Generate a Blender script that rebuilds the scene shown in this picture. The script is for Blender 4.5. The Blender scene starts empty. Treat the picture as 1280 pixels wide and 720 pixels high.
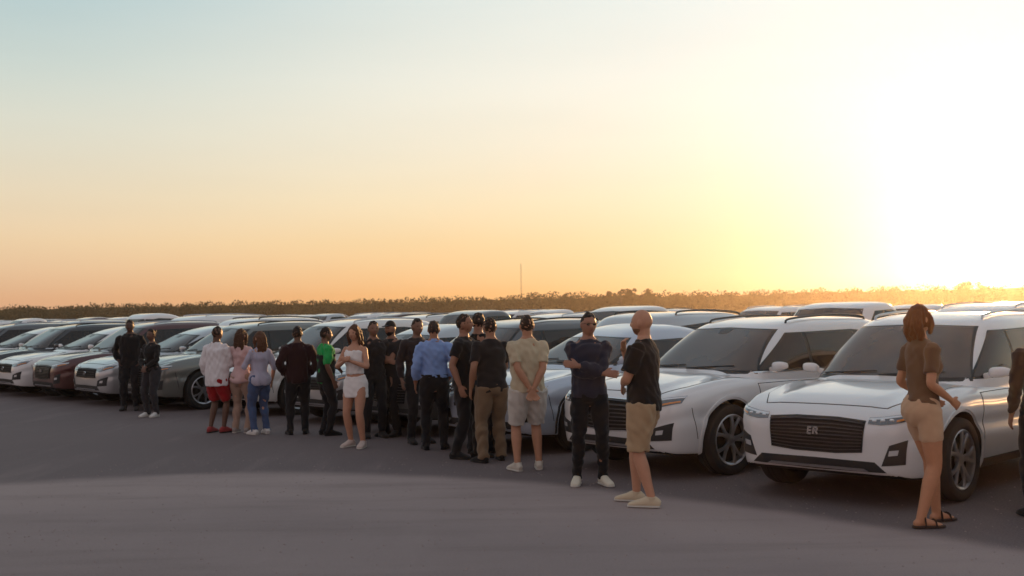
import bpy, bmesh, math, random
import numpy as np
from mathutils import Vector, Matrix, noise
from mathutils.bvhtree import BVHTree
random.seed(7); rng = np.random.default_rng(7)
scene = bpy.context.scene
COL = scene.collection
R = math.radians

# ---------------------------------------------------------------- camera
CAMH = 1.72; FPX = 1400.0
cam_d = bpy.data.cameras.new('camera'); cam = bpy.data.objects.new('camera', cam_d); COL.objects.link(cam)
ROT = Matrix.Rotation(R(90 + 1.41), 3, 'X') @ Matrix.Rotation(R(-0.8), 3, 'Z')
cam.matrix_world = Matrix.Translation((0, 0, CAMH)) @ ROT.to_4x4()
cam_d.lens = FPX / 1280 * 36; cam_d.sensor_width = 36; cam_d.clip_end = 3000; cam_d.clip_start = 0.1
cam_d.dof.use_dof = True; cam_d.dof.focus_distance = 12; cam_d.dof.aperture_fstop = 2.8
scene.camera = cam
scene.view_settings.view_transform = 'Standard'; scene.view_settings.look = 'None'; scene.view_settings.exposure = 0

def ray(px, py):
    return (ROT @ Vector(((px - 640) / FPX, -(py - 360) / FPX, -1))).normalized()
def ground(px, py):
    d = ray(px, py); t = CAMH / -d.z
    return Vector((d.x * t, d.y * t, 0))
def height_at(px, py, g):
    d = ray(px, py); return CAMH + d.z * (g.y / d.y)

# ---------------------------------------------------------------- colours, materials
def lin(c):
    return tuple((v / 255 / 12.92) if v / 255 <= 0.04045 else ((v / 255 + 0.055) / 1.055) ** 2.4 for v in c)
def mat(name, col, rough=0.5, metal=0.0, coat=0.0, nscale=None, namt=0.15, bscale=None, bstr=0.2, spec=0.5, dirt=False, sheen=0.0, stretch=None):
    m = bpy.data.materials.new(name); m.use_nodes = True; nt = m.node_tree; N = nt.nodes; L = nt.links
    b = N['Principled BSDF']
    b.inputs['Base Color'].default_value = (*col, 1); b.inputs['Roughness'].default_value = rough
    b.inputs['Metallic'].default_value = metal; b.inputs['Coat Weight'].default_value = coat
    b.inputs['Coat Roughness'].default_value = 0.04
    b.inputs['Specular IOR Level'].default_value = spec; b.inputs['Sheen Weight'].default_value = sheen
    tc = N.new('ShaderNodeTexCoord'); vec = tc.outputs['Object']
    if stretch:
        mp = N.new('ShaderNodeMapping'); mp.inputs['Scale'].default_value = stretch; L.new(vec, mp.inputs[0]); vec = mp.outputs[0]
    n = N.new('ShaderNodeTexNoise'); n.inputs['Scale'].default_value = nscale or 3.0; n.inputs['Detail'].default_value = 4
    L.new(vec, n.inputs['Vector'])
    mx = N.new('ShaderNodeMix'); mx.data_type = 'RGBA'; mx.blend_type = 'MIX'
    a = namt if nscale else 0.06
    mx.inputs[6].default_value = (*[c * (1 - a) for c in col], 1); mx.inputs[7].default_value = (*[min(1, c * (1 + a)) for c in col], 1)
    L.new(n.outputs['Fac'], mx.inputs[0]); out = mx.outputs[2]
    if dirt:
        sp = N.new('ShaderNodeSeparateXYZ'); L.new(tc.outputs['Object'], sp.inputs[0])
        mr = N.new('ShaderNodeMapRange'); mr.inputs[1].default_value = 0.2; mr.inputs[2].default_value = 0.75
        mr.inputs[3].default_value = 0.38; mr.inputs[4].default_value = 0.02; L.new(sp.outputs['Z'], mr.inputs[0])
        mu = N.new('ShaderNodeMath'); mu.operation = 'MULTIPLY'; L.new(mr.outputs[0], mu.inputs[0]); L.new(n.outputs['Fac'], mu.inputs[1])
        m2 = N.new('ShaderNodeMix'); m2.data_type = 'RGBA'; L.new(mu.outputs[0], m2.inputs[0]); L.new(out, m2.inputs[6])
        m2.inputs[7].default_value = (0.2, 0.165, 0.13, 1); out = m2.outputs[2]
        ra = N.new('ShaderNodeMath'); ra.operation = 'ADD'; ra.inputs[1].default_value = rough; L.new(mu.outputs[0], ra.inputs[0])
        L.new(ra.outputs[0], b.inputs['Roughness'])
    L.new(out, b.inputs['Base Color'])
    if bscale:
        n2 = N.new('ShaderNodeTexNoise'); n2.inputs['Scale'].default_value = bscale; n2.inputs['Detail'].default_value = 3; L.new(vec, n2.inputs['Vector'])
        bp = N.new('ShaderNodeBump'); bp.inputs['Strength'].default_value = bstr; bp.inputs['Distance'].default_value = 0.01
        L.new(n2.outputs['Fac'], bp.inputs['Height']); L.new(bp.outputs[0], b.inputs['Normal'])
    return m
_mc = {}
def fabric(rgb):
    k = ('f', rgb)
    if k not in _mc: _mc[k] = mat('fabric', lin(rgb), 0.9, nscale=14, namt=0.12, bscale=260, bstr=0.25, spec=0.2, sheen=0.15)
    return _mc[k]
def skin(rgb):
    k = ('s', rgb)
    if k not in _mc: _mc[k] = mat('skin', lin(rgb), 0.5, nscale=25, namt=0.12, bscale=180, bstr=0.1, spec=0.4)
    return _mc[k]
def hairm(rgb):
    k = ('h', rgb)
    if k not in _mc: _mc[k] = mat('hair', lin(rgb), 0.6, nscale=60, namt=0.5, bscale=90, bstr=1.0, spec=0.25, stretch=(1, 1, 0.15))
    return _mc[k]
def paint(name, col, metal=0.0, rough=0.28):
    return mat(name, col, rough, metal, 1.0, nscale=2.5, namt=0.03, dirt=True)

M = {}
M['white'] = paint('white_paint', (0.80, 0.785, 0.77))
M['pearl'] = paint('pearl_paint', (0.72, 0.7, 0.67))
M['silver'] = paint('silver_paint', (0.48, 0.49, 0.5), 0.6)
M['bluesilver'] = paint('blue_silver_paint', (0.5, 0.54, 0.62), 0.3)
M['grey'] = paint('grey_paint', (0.10, 0.105, 0.11), 0.5)
M['olive'] = paint('grey_green_paint', (0.16, 0.165, 0.15), 0.3)
M['red'] = paint('dark_red_paint', (0.07, 0.007, 0.008), 0.2)
M['black'] = paint('black_paint', (0.012, 0.013, 0.016), 0.0)
M['glass'] = mat('tinted_glass', (0.016, 0.014, 0.013), 0.04, spec=0.5)
M['screen'] = mat('windscreen_glass', (0.062, 0.052, 0.045), 0.03, spec=0.85, nscale=2.2, namt=.5)
M['trim'] = mat('black_trim', (0.015, 0.015, 0.015), 0.35)
M['plastic'] = mat('dark_plastic', (0.022, 0.022, 0.023), 0.7, bscale=200)
M['dark'] = mat('dark_recess', (0.006, 0.006, 0.006), 0.9)
M['rubber'] = mat('tyre_rubber', (0.018, 0.018, 0.018), 0.85, nscale=8, namt=0.3, bscale=60)
M['alloy'] = mat('alloy_metal', (0.52, 0.52, 0.54), 0.3, 0.9)
M['alloydark'] = mat('dark_alloy_metal', (0.08, 0.08, 0.085), 0.4, 0.7)
M['chrome'] = mat('chrome', (0.8, 0.8, 0.8), 0.15, 1.0)
M['lamp'] = mat('headlight_glass', (0.16, 0.165, 0.17), 0.05, 0.5, 1.0, nscale=30, namt=0.6)
M['lens'] = mat('headlight_lens', (0.75, 0.75, 0.75), 0.1, 0.4, 1.0)
M['amber'] = mat('amber_lens', (0.75, 0.25, 0.04), 0.2, 0, 1.0)
M['tail'] = mat('tail_lens', (0.3, 0.01, 0.01), 0.15, 0, 1.0)
M['lip'] = mat('lip_skin', (0.28, 0.11, 0.09), 0.5)
M['eye'] = mat('eye', (0.03, 0.02, 0.015), 0.1)
M['sunglass'] = mat('sunglass_lens', (0.012, 0.011, 0.012), 0.15)
M['steel'] = mat('galvanised_steel', (0.20, 0.17, 0.15), 0.5, 0.3)

# ---------------------------------------------------------------- mesh helpers
def mk(name, V, F, m=None, parent=None, smooth=True, angle=38, fix=True):
    me = bpy.data.meshes.new(name); me.from_pydata([tuple(v) for v in V], [], F)
    return finish(name, me, m, parent, smooth, angle, fix)
def finish(name, me, m, parent, smooth=True, angle=38, fix=True):
    if fix:
        bm = bmesh.new(); bm.from_mesh(me); bmesh.ops.recalc_face_normals(bm, faces=bm.faces)
        for f in bm.faces: f.smooth = smooth
        for e in bm.edges:
            if len(e.link_faces) == 2 and e.calc_face_angle(0) > R(angle): e.smooth = False
        bm.to_mesh(me); bm.free()
    elif smooth:
        me.polygons.foreach_set('use_smooth', np.ones(len(me.polygons), bool))
    ms = m if isinstance(m, (list, tuple)) else [m]
    for x in ms:
        if x: me.materials.append(x)
    o = bpy.data.objects.new(name, me); COL.objects.link(o); o.parent = parent
    return o
def tag(o, label=None, cat=None, group=None, kind=None):
    if label: o['label'] = label
    if cat: o['category'] = cat
    if group: o['group'] = group
    if kind: o['kind'] = kind
    return o
def empty(name, loc=(0, 0, 0), rz=0):
    o = bpy.data.objects.new(name, None); COL.objects.link(o); o.location = loc; o.rotation_euler = (0, 0, rz); o.empty_display_size = 0.3
    return o
def copy_tree(o, parent=None, keep=None):
    c = o.copy(); COL.objects.link(c); c.parent = parent
    for ch in o.children:
        if keep is None or ch.name.split('.')[0] in keep: copy_tree(ch, c, keep)
    return c
def catmull(P, sub):
    P = np.asarray(P, float)
    if P.ndim == 1: return catmull(P[:, None], sub)[:, 0]
    n = len(P)
    if n < 3 or sub <= 1:
        if sub <= 1: return P
        t = np.linspace(0, n - 1, (n - 1) * sub + 1); i = np.minimum(t.astype(int), n - 2); f = (t - i)[:, None]
        return P[i] * (1 - f) + P[i + 1] * f
    Q = np.vstack([2 * P[0] - P[1], P, 2 * P[-1] - P[-2]]); out = []
    for i in range(1, n):
        p0, p1, p2, p3 = Q[i - 1], Q[i], Q[i + 1], Q[i + 2]
        for k in range(sub):
            t = k / sub
            out.append(0.5 * ((2 * p1) + (-p0 + p2) * t + (2 * p0 - 5 * p1 + 4 * p2 - p3) * t * t + (-p0 + 3 * p1 - 3 * p2 + p3) * t ** 3))
    out.append(P[-1]); return np.array(out)
def tube(V, F, pts, rad, up=None, seg=14, sub=3, dome=True, power=1.0):
    pts = catmull(pts, sub); rad = np.asarray(rad, float)
    if rad.ndim == 1: rad = np.stack([rad, rad], 1)
    rad = np.maximum(catmull(rad, sub), 0.001); n = len(pts)
    T = np.gradient(pts, axis=0); T /= np.linalg.norm(T, axis=1)[:, None] + 1e-12
    if up is None:
        a = np.array([0, 0, 1.0]) if abs(T[0][2]) < 0.8 else np.array([0, 1.0, 0]); b = a - T[0] * a.dot(T[0])
    th = np.linspace(0, 2 * math.pi, seg, endpoint=False); c = np.cos(th); s_ = np.sin(th)
    if power != 1.0:
        c = np.sign(c) * np.abs(c) ** power; s_ = np.sign(s_) * np.abs(s_) ** power
    base = len(V); rings = []
    def ring(p, t, b, r):
        sd = np.cross(t, b); return p + np.outer(c * r[0], sd) + np.outer(s_ * r[1], b)
    for i in range(n):
        t = T[i]
        if up is not None: b = np.asarray(up, float)
        b = b - t * b.dot(t); b = b / (np.linalg.norm(b) + 1e-12)
        if i == 0 and dome: rings.append(ring(pts[0] - t * rad[0].min() * 0.55, t, b, rad[0] * 0.72)); e0 = pts[0] - t * rad[0].min() * 0.8
        rings.append(ring(pts[i], t, b, rad[i]))
        if i == n - 1 and dome: rings.append(ring(pts[-1] + t * rad[-1].min() * 0.55, t, b, rad[-1] * 0.72)); e1 = pts[-1] + t * rad[-1].min() * 0.8
    if not dome: e0 = pts[0]; e1 = pts[-1]
    for r in rings: V.extend(r.tolist())
    k = len(rings)
    for i in range(k - 1):
        for j in range(seg):
            a = base + i * seg + j; bb = base + i * seg + (j + 1) % seg
            F.append((a, bb, bb + seg, a + seg))
    V.append(list(e0)); V.append(list(e1)); c0 = len(V) - 2
    for j in range(seg):
        F.append((c0, base + (j + 1) % seg, base + j)); q = base + (k - 1) * seg
        F.append((c0 + 1, q + j, q + (j + 1) % seg))
def ellipsoid(V, F, c, r, seg=16, rings=10, Mx=None):
    base = len(V); Mx = Mx or Matrix.Identity(3)
    for i in range(1, rings):
        ph = math.pi * i / rings
        for j in range(seg):
            th = 2 * math.pi * j / seg
            v = Mx @ Vector((r[0] * math.sin(ph) * math.cos(th), r[1] * math.sin(ph) * math.sin(th), r[2] * math.cos(ph))); V.append([c[0] + v.x, c[1] + v.y, c[2] + v.z])
    for i in range(rings - 2):
        for j in range(seg):
            a = base + i * seg + j; b = base + i * seg + (j + 1) % seg; F.append((a, a + seg, b + seg, b))
    t = Mx @ Vector((0, 0, r[2])); V.append([c[0] + t.x, c[1] + t.y, c[2] + t.z]); V.append([c[0] - t.x, c[1] - t.y, c[2] - t.z]); n0 = len(V) - 2
    for j in range(seg):
        F.append((n0, base + j, base + (j + 1) % seg)); q = base + (rings - 2) * seg; F.append((n0 + 1, q + (j + 1) % seg, q + j))
def box(V, F, c, h, Mx=None):
    base = len(V); Mx = Mx or Matrix.Identity(3)
    for sx in (-1, 1):
        for sy in (-1, 1):
            for sz in (-1, 1):
                v = Mx @ Vector((sx * h[0], sy * h[1], sz * h[2])); V.append([c[0] + v.x, c[1] + v.y, c[2] + v.z])
    for f in ((0, 1, 3, 2), (4, 6, 7, 5), (0, 4, 5, 1), (2, 3, 7, 6), (0, 2, 6, 4), (1, 5, 7, 3)): F.append(tuple(base + i for i in f))
def lathe(V, F, prof, seg=36, closed=True):     # profile (y, r) round the y axis
    base = len(V); n = len(prof)
    for (y, r) in prof:
        for j in range(seg):
            a = 2 * math.pi * j / seg; V.append([r * math.cos(a), y, r * math.sin(a)])
    for i in range(n if closed else n - 1):
        k = (i + 1) % n
        for j in range(seg):
            F.append((base + i * seg + j, base + i * seg + (j + 1) % seg, base + k * seg + (j + 1) % seg, base + k * seg + j))

# ---------------------------------------------------------------- vehicles
def lerp_keys(keys, n, smooth=True):
    K = np.array(keys, float); return catmull(K, n)
def patch(bvh, lo, hi, axis, nu=16, nv=6, off=0.005, side=1, depth=0.02):
    lo = np.array(lo, float); hi = np.array(hi, float)
    def samp(P, u):
        t = u * (len(P) - 1); i = min(int(t), len(P) - 2); return P[i] * (1 - (t - i)) + P[i + 1] * (t - i)
    top = []; bot = []
    for j in range(nv + 1):
        for i in range(nu + 1):
            u = i / nu; v = j / nv; p = samp(lo, u) * (1 - v) + samp(hi, u) * v; hit = None
            a, b = p
            for k in range(60):
                if axis == 'x': o = Vector((6 * side, a, b)); d = Vector((-side, 0, 0))
                elif axis == 'y': o = Vector((a, 6 * side, b)); d = Vector((0, -side, 0))
                else: o = Vector((a, b, 6)); d = Vector((0, 0, -1))
                hit, nr, _, _ = bvh.ray_cast(o, d)
                if hit: break
                if axis == 'x': a *= 0.985
                elif axis == 'y': b -= 0.01
                else: a *= 0.985; b *= 0.985
            if not hit: hit = Vector((0, 0, 1)); nr = Vector((0, 0, 1))
            if nr.dot(d) > 0: nr = -nr
            q = hit + nr * off; top.append(q); bot.append(hit - nr * depth)
    W = nu + 1; n = len(top); V = [list(p) for p in top + bot]; F = []
    for j in range(nv):
        for i in range(nu):
            a = j * W + i; F.append((a, a + 1, a + W + 1, a + W))
    rim = [i for i in range(nu)] + [j * W + nu for j in range(nv)] + [nv * W + i for i in range(nu, 0, -1)] + [j * W for j in range(nv, 0, -1)]
    for k in range(len(rim)):
        a, b = rim[k], rim[(k + 1) % len(rim)]; F.append((a, b, b + n, a + n))
    return V, F
def merge(lst):
    V = []; F = []
    for v, f in lst:
        b = len(V); V += v; F += [tuple(i + b for i in q) for q in f]
    return V, F
AXF, AXR, WR = 1.42, -1.40, 0.375

def make_wheel_meshes():
    V, F = [], []
    lathe(V, F, [(-.10, .30), (-.118, .335), (-.108, .362), (-.07, .3755), (-.03, .3755), (-.027, .368), (-.02, .368), (-.017, .376), (.017, .376), (.02, .368), (.027, .368), (.03, .3755), (.07, .3755), (.108, .362), (.118, .335), (.112, .28), (.095, .262), (-.09, .262)], 48)
    t = bpy.data.meshes.new('tyre'); t.from_pydata(V, [], F)
    V, F = [], []
    lathe(V, F, [(-.09, .263), (.0, .235), (.02, .235), (.02, .03), (.03, .0), (-.09, 0.0)], 32, False)
    h = bpy.data.meshes.new('wheel'); h.from_pydata(V, [], F)
    V, F = [], []
    lathe(V, F, [(.10, .275), (.108, .262), (.095, .245), (.03, .238), (.03, .262)], 48)
    for k in range(5):
        for dd in (-0.15, 0.15):
            a = 2 * math.pi * k / 5 + dd; a2 = a + dd * 0.75
            pts = [(math.cos(a * 1.0 - dd * .4) * .045, .075, math.sin(a - dd * .4) * .045), (math.cos(a) * .15, .088, math.sin(a) * .15), (math.cos(a2) * .25, .094, math.sin(a2) * .25)]
            tube(V, F, pts, [(.022, .018), (.018, .015), (.022, .012)], up=(0, 1, 0), seg=8, sub=2, dome=False, power=.6)
    lathe(V, F, [(.05, .062), (.088, .058), (.094, .03), (.095, 0.001), (.05, .001)], 24)
    r = bpy.data.meshes.new('rim'); r.from_pydata(V, [], F)
    return t, h, r
TY, HU, RI = make_wheel_meshes()
_w = {}
def wheel(parent, x, side, rim_m):
    def o(nm, me, m, par):
        key = (nm, m.name)
        if key not in _w:
            ob = finish(nm, me.copy(), m, None, True, 40); _w[key] = ob.data; bpy.data.objects.remove(ob)
        ob = bpy.data.objects.new(nm, _w[key]); COL.objects.link(ob); ob.parent = par; return ob
    h = o('wheel', HU, M['dark'], parent); h.location = (x, side * .845, WR); h.rotation_euler = (0, random.uniform(0, 6), 0 if side > 0 else math.pi)
    o('tyre', TY, M['rubber'], h); o('rim', RI, rim_m, h)

def make_car(name, kind='suv', style='A', H=1.66, rim_m=None):
    root = empty(name)
    rim_m = rim_m or M['alloy']
    LK = [(-2.37, .70, .80, .42), (-2.33, .80, .92, .34), (-2.25, .88, .99, .30), (-2.0, .93, 1.02, .26), (-1.5, .95, 1.03, .24), (-.8, .955, 1.02, .235), (0, .955, 1.01, .235), (.7, .955, 1.01, .235),
          (1.1, .955, 1.035, .235), (1.5, .955, 1.0, .235), (1.85, .935, .95, .24), (2.05, .90, .905, .25), (2.17, .86, .86, .26), (2.245, .80, .81, .28), (2.30, .70, .745, .31), (2.32, .58, .68, .36)]
    if kind == 'pickup': LK = [(a, b, c + .12 if -2.3 < a < 2.1 else c + .1, d + .06) for a, b, c, d in LK]
    if style == 'B': LK = [(a, b, c + (.015 if a > 1.2 else 0), d) for a, b, c, d in LK]
    if kind == 'crossover': LK = [(a, b, c - .03 if a > -.5 else c, d - .02) for a, b, c, d in LK]
    S = lerp_keys(LK, 6)
    sec = catmull([(0, 0), (.5, 0), (.82, .0), (.93, .02), (.965, .10), (.985, .25), (1.0, .45), (.992, .60), (.998, .72), (.985, .84), (.945, .925), (.86, .968), (.6, .988), (.3, .997), (0, 1.0)], 4)
    ring = [(y, z) for y, z in sec] + [(-y, z) for y, z in sec[-2:0:-1]]; n = len(ring)
    V, F = [], []
    for x, w, zt, zb in S:
        for y, z in ring:
            zz = zb + (zt - zb) * z
            yy = y * w
            if .2 < z < .9: yy -= math.copysign(.016, yy) * math.exp(-((z - .54) / .07) ** 2) * (1 if -1.9 < x < 1.9 else 0)
            if z > .95 and 1.05 < x < 2.2:      # raised centre of the bonnet between two creases
                k_ = min(1, (x - 1.05) / .3) * min(1, (2.2 - x) / .25)
                zz += .018 * k_ * max(0, min(1, (.60 - abs(y)) / .05)) + .018 * k_ * math.exp(-((abs(y) - .88) / .06) ** 2)
            V.append([x, yy, zz])
    m_ = len(S)
    for i in range(m_ - 1):
        for j in range(n):
            F.append((i * n + j, i * n + (j + 1) % n, (i + 1) * n + (j + 1) % n, (i + 1) * n + j))
    for i, xo in ((0, -.01), (m_ - 1, .012)):
        c = len(V); cz = (S[i][2] + S[i][3]) / 2
        q = len(V)
        for j in range(n): p = V[i * n + j]; V.append([p[0] + xo, p[1] * .6, cz + (p[2] - cz) * .6])
        V.append([S[i][0] + xo * 1.3, 0, cz]); c = len(V) - 1
        for j in range(n):
            a, b = i * n + j, i * n + (j + 1) % n; F.append((a, b, q + (j + 1) % n, q + j)); F.append((q + j, q + (j + 1) % n, c))
    lower = mk('tmp', V, F, None, None)
    V, F = [], []
    for ax in (AXF, AXR):
        for sd in (-1, 1):
            b = len(V); k = 40
            for yy in (.62, 1.3):
                for j in range(k): a = 2 * math.pi * j / k; V.append([ax + .43 * math.cos(a), sd * yy, WR + .43 * math.sin(a)])
            for j in range(k): F.append((b + j, b + (j + 1) % k, b + k + (j + 1) % k, b + k + j))
            F.append(tuple(b + j for j in range(k))); F.append(tuple(b + k + j for j in range(k))[::-1])
    cut = mk('tmpc', V, F, None, None)
    md = lower.modifiers.new('b', 'BOOLEAN'); md.operation = 'DIFFERENCE'; md.object = cut; md.solver = 'EXACT'
    dg = bpy.context.evaluated_depsgraph_get(); dg.update()
    me = bpy.data.meshes.new_from_object(lower.evaluated_get(dg))
    bpy.data.objects.remove(lower); bpy.data.objects.remove(cut)
    bm = bmesh.new(); bm.from_mesh(me)
    # cabin
    dz = H - 1.66
    if kind == 'pickup':
        CK = [(.93, 1.15, -.80, .89, 5), (1.12, 1.02, -.78, .875, 5), (1.35 + dz * .5, .74, -.72, .82, 5), (1.50 + dz, .52, -.65, .765, 5), (1.58 + dz, .38, -.58, .73, 4.5), (1.63 + dz, .2, -.48, .66, 4), (1.655 + dz, -.0, -.3, .52, 3.5), (1.66 + dz, -.08, -.2, .3, 3)]
    elif kind == 'crossover':
        CK = [(.90, 1.24, -2.22, .90, 4.2), (1.01, 1.08, -2.18, .885, 4.2), (1.22 + dz * .5, .70, -2.04, .81, 4.2), (1.41 + dz, .34, -1.84, .73, 4.2), (1.51 + dz, .10, -1.64, .675, 4.0), (1.585 + dz, -.14, -1.40, .60, 3.6), (1.635 + dz, -.38, -1.1, .46, 3.2), (1.66 + dz, -.5, -.8, .2, 3)]
    else:
        CK = [(.92, 1.30, -2.27, .90, 4.6), (1.03, 1.16, -2.25, .885, 4.6), (1.28 + dz * .5, .77, -2.15, .82, 4.8), (1.46 + dz, .46, -2.03, .76, 4.8), (1.55 + dz, .28, -1.93, .72, 4.6), (1.60 + dz, .11, -1.82, .665, 4.3), (1.64 + dz, -.16, -1.6, .56, 3.8), (1.66 + dz, -.42, -1.22, .30, 3)]
    C = lerp_keys(CK, 4); seg = 112; cv = []
    for z, xf, xr, hw, p in C:
        row = []
        for j in range(seg):
            t = 2 * math.pi * j / seg; c, s = math.cos(t), math.sin(t)
            row.append(bm.verts.new(((xf + xr) / 2 + (xf - xr) / 2 * math.copysign(abs(c) ** (2 / p), c), hw * math.copysign(abs(s) ** (2 / p), s), z)))
        cv.append(row)
    for i in range(len(cv) - 1):
        for j in range(seg): bm.faces.new((cv[i][j], cv[i][(j + 1) % seg], cv[i + 1][(j + 1) % seg], cv[i + 1][j]))
    c = bm.verts.new(((C[-1][1] + C[-1][2]) / 2, 0, C[-1][0] + .002))
    for j in range(seg): bm.faces.new((cv[-1][j], cv[-1][(j + 1) % seg], c))
    c = bm.verts.new(((C[0][1] + C[0][2]) / 2, 0, C[0][0]))
    for j in range(seg): bm.faces.new((cv[0][(j + 1) % seg], cv[0][j], c))
    bmesh.ops.recalc_face_normals(bm, faces=bm.faces)
    for f in bm.faces:
        f.smooth = True; cc = f.calc_center_median()
        for ax in (AXF, AXR):
            if math.hypot(cc.x - ax, cc.z - WR) < .434 and abs(cc.y) < .95 and cc.z < .85:
                nn = f.normal
                if abs(cc.y) < .63 or (Vector((cc.x - ax, 0, cc.z - WR)).dot(nn) < -.1 and math.hypot(cc.x - ax, cc.z - WR) > .40): f.material_index = 1
        if cc.z < .30 and f.normal.z < -.6: f.material_index = 1
    for e in bm.edges:
        if len(e.link_faces) == 2 and e.calc_face_angle(0) > R(35): e.smooth = False
    bvh = BVHTree.FromBMesh(bm)
    me2 = bpy.data.meshes.new('body'); bm.to_mesh(me2); bm.free()
    body = finish('body', me2, [M['white'], M['dark']], root, fix=False, smooth=False)
    P = lambda nm, m, par, *a, **k: mk(nm, *patch(bvh, *a, **k), m, par)
    zb = 1.065 + (.12 if kind == 'pickup' else 0)
    # hood with dark seam
    hx = [(1.08, .80), (1.5, .80), (1.88, .74), (2.14, .60)]
    def hoodpoly(g): return [(a + (g if i == 3 else 0), -(b + g)) for i, (a, b) in enumerate(hx)], [(a + (g if i == 3 else 0), (b + g)) for i, (a, b) in enumerate(hx)]
    l, h = hoodpoly(.009); sl = P('hood_seam', M['dark'], None, l, h, 'z', 24, 24, .001)
    l, h = hoodpoly(0); hd = P('hood', M['white'], root, l, h, 'z', 24, 24, .0045); sl.parent = hd
    # windscreen
    wb = {'pickup': (.80, .62), 'crossover': (.78, .55), 'suv': (.78, .60)}[kind]
    wz0, wz1 = zb + .005, {'pickup': 1.535, 'crossover': 1.475, 'suv': 1.52}[kind] + dz
    P('windscreen_surround', M['trim'], root, [(-wb[0] - .02, wz0 - .03), (0, wz0 - .015), (wb[0] + .02, wz0 - .03)], [(-wb[1] - .02, wz1 + .0), (0, wz1 + .022), (wb[1] + .02, wz1 + .0)], 'x', 24, 10, .003)
    ws = P('windshield', M['screen'], root, [(-wb[0], wz0), (0, wz0 + .012), (wb[0], wz0)], [(-wb[1], wz1 - .02), (0, wz1 + .004), (wb[1], wz1 - .02)], 'x', 24, 10, .007)
    P('windscreen_sensor', M['trim'], ws, [(-.07, wz1 - .055), (.07, wz1 - .055)], [(-.09, wz1 - .005), (.09, wz1 - .005)], 'x', 4, 2, .009)
    V, F = [], []
    for y0, y1 in ((-.62, -.05), (.0, .60)):
        pp = []
        for t in (0, .5, 1):
            h_, nr, _, _ = bvh.ray_cast(Vector((6, y0 + (y1 - y0) * t, wz0 + .012 + .035 * t)), Vector((-1, 0, 0))); pp.append(tuple(h_ + nr * .018))
        tube(V, F, pp, [.009, .008, .006], seg=6, sub=1)
    mk('wiper', V, F, M['trim'], root)
    # rear window
    if kind == 'pickup': P('rear_window', M['glass'], root, [(-.7, 1.2), (.7, 1.2)], [(-.6, 1.5 + dz), (.6, 1.5 + dz)], 'x', 12, 6, .005, side=-1)
    else: P('rear_window', M['glass'], root, [(-.72, 1.14), (.72, 1.14)], [(-.55, 1.44 + dz), (.55, 1.44 + dz)], 'x', 12, 6, .005, side=-1)
    # side windows and doors
    for sd in (1, -1):
        if kind == 'pickup': xs = dict(f=(.74, .0, .26), r=(-.06, -.66, -.6)); q = None; sb, st = (.79, -.70), (.26, -.62)
        elif kind == 'crossover': xs = dict(f=(.70, -.10, .06), r=(-.16, -1.05, -1.0)); q = (-1.11, -1.84, -1.45); sb, st = (.76, -1.9), (.04, -1.45)
        else: xs = dict(f=(.79, -.05, .20), r=(-.11, -1.05, -1.02)); q = (-1.11, -1.98, -1.76); sb, st = (.85, -2.04), (.18, -1.80)
        top = {'pickup': 1.51, 'crossover': 1.44, 'suv': 1.49}[kind] + dz
        up_ = [(st[0], top - .01), (st[0] * .4 + st[1] * .6, top + .012), (st[1], top - .045)]
        P('window_surround', M['trim'], root, [(sb[0], zb - .008), (sb[0] * .4 + sb[1] * .6, zb + .0), (sb[1], zb + .07)], up_, 'y', 40, 8, .003, side=sd)
        if style == 'B': P('chrome_strip', M['chrome'], root, [(sb[0], zb - .018), (0, zb - .012), (-1.0, zb + .0), (sb[1], zb + .052)], [(sb[0], zb - .002), (0, zb + .004), (-1.0, zb + .018), (sb[1], zb + .072)], 'y', 40, 1, .007, side=sd)
        fr = [[(.93, .34), (-.06, .34)], [(.95, .94), (-.06, .94)]]
        rr = [[(-.08, .34), (-.86, .34)], [(-.08, .94), (-1.1, .94)]]
        if kind == 'pickup': rr = [[(-.08, .34), (-.72, .34)], [(-.08, 1.0), (-.80, 1.0)]]
        for (lo, hi), wx in ((fr, xs['f']), (rr, xs['r'])):
            g = .009; lo2 = [(lo[0][0] + g, lo[0][1] - g), (lo[1][0] - g, lo[1][1] - g)]; hi2 = [(hi[0][0] + g, hi[0][1] + g), (hi[1][0] - g, hi[1][1] + g)]
            d = P('door', M['white'], root, lo, hi, 'y', 14, 20, .006, side=sd)
            P('door_seam', M['dark'], d, lo2, hi2, 'y', 14, 20, .0015, side=sd)
            P('window', M['glass'], d, [(wx[0], zb + .010), (wx[1], zb + .020)], [(wx[2] if wx[0] > 0 else wx[0], top - .02), (wx[1] if wx[0] > 0 else wx[2], top - .014)], 'y', 14, 8, .008, side=sd)
            hit, nr, _, _ = bvh.ray_cast(Vector((lo[1][0] + .12, 5 * sd, .86)), Vector((0, -sd, 0)))
            V, F = [], []; y = hit.y + sd * .022; x0 = hi[1][0] + .08
            tube(V, F, [(x0, y - sd * .02, .865), (x0 + .03, y, .868), (x0 + .15, y, .872), (x0 + .18, y - sd * .02, .872)], [(.008, .011)] * 4, seg=8, sub=2)
            mk('handle', V, F, M['chrome'] if style == 'B' else M['white'], d)
        if q: P('quarter_window', M['glass'], root, [(q[0], zb + .025), (q[1], zb + .085)], [(q[0], top - .018), (q[2], top - .06)], 'y', 10, 6, .008, side=sd)
        arch_m = M['plastic'] if kind != 'suv' else M['white']
        for ax in (AXF, AXR):
            an = [R(-14 + 208 * k / 20) for k in range(21)]
            arc = lambda r: [(ax + r * math.cos(a), max(WR + r * math.sin(a), .25)) for a in an]
            P('wheel_arch', arch_m, root, arc(.424), arc(.476), 'y', 36, 2, .012, side=sd)
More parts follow.
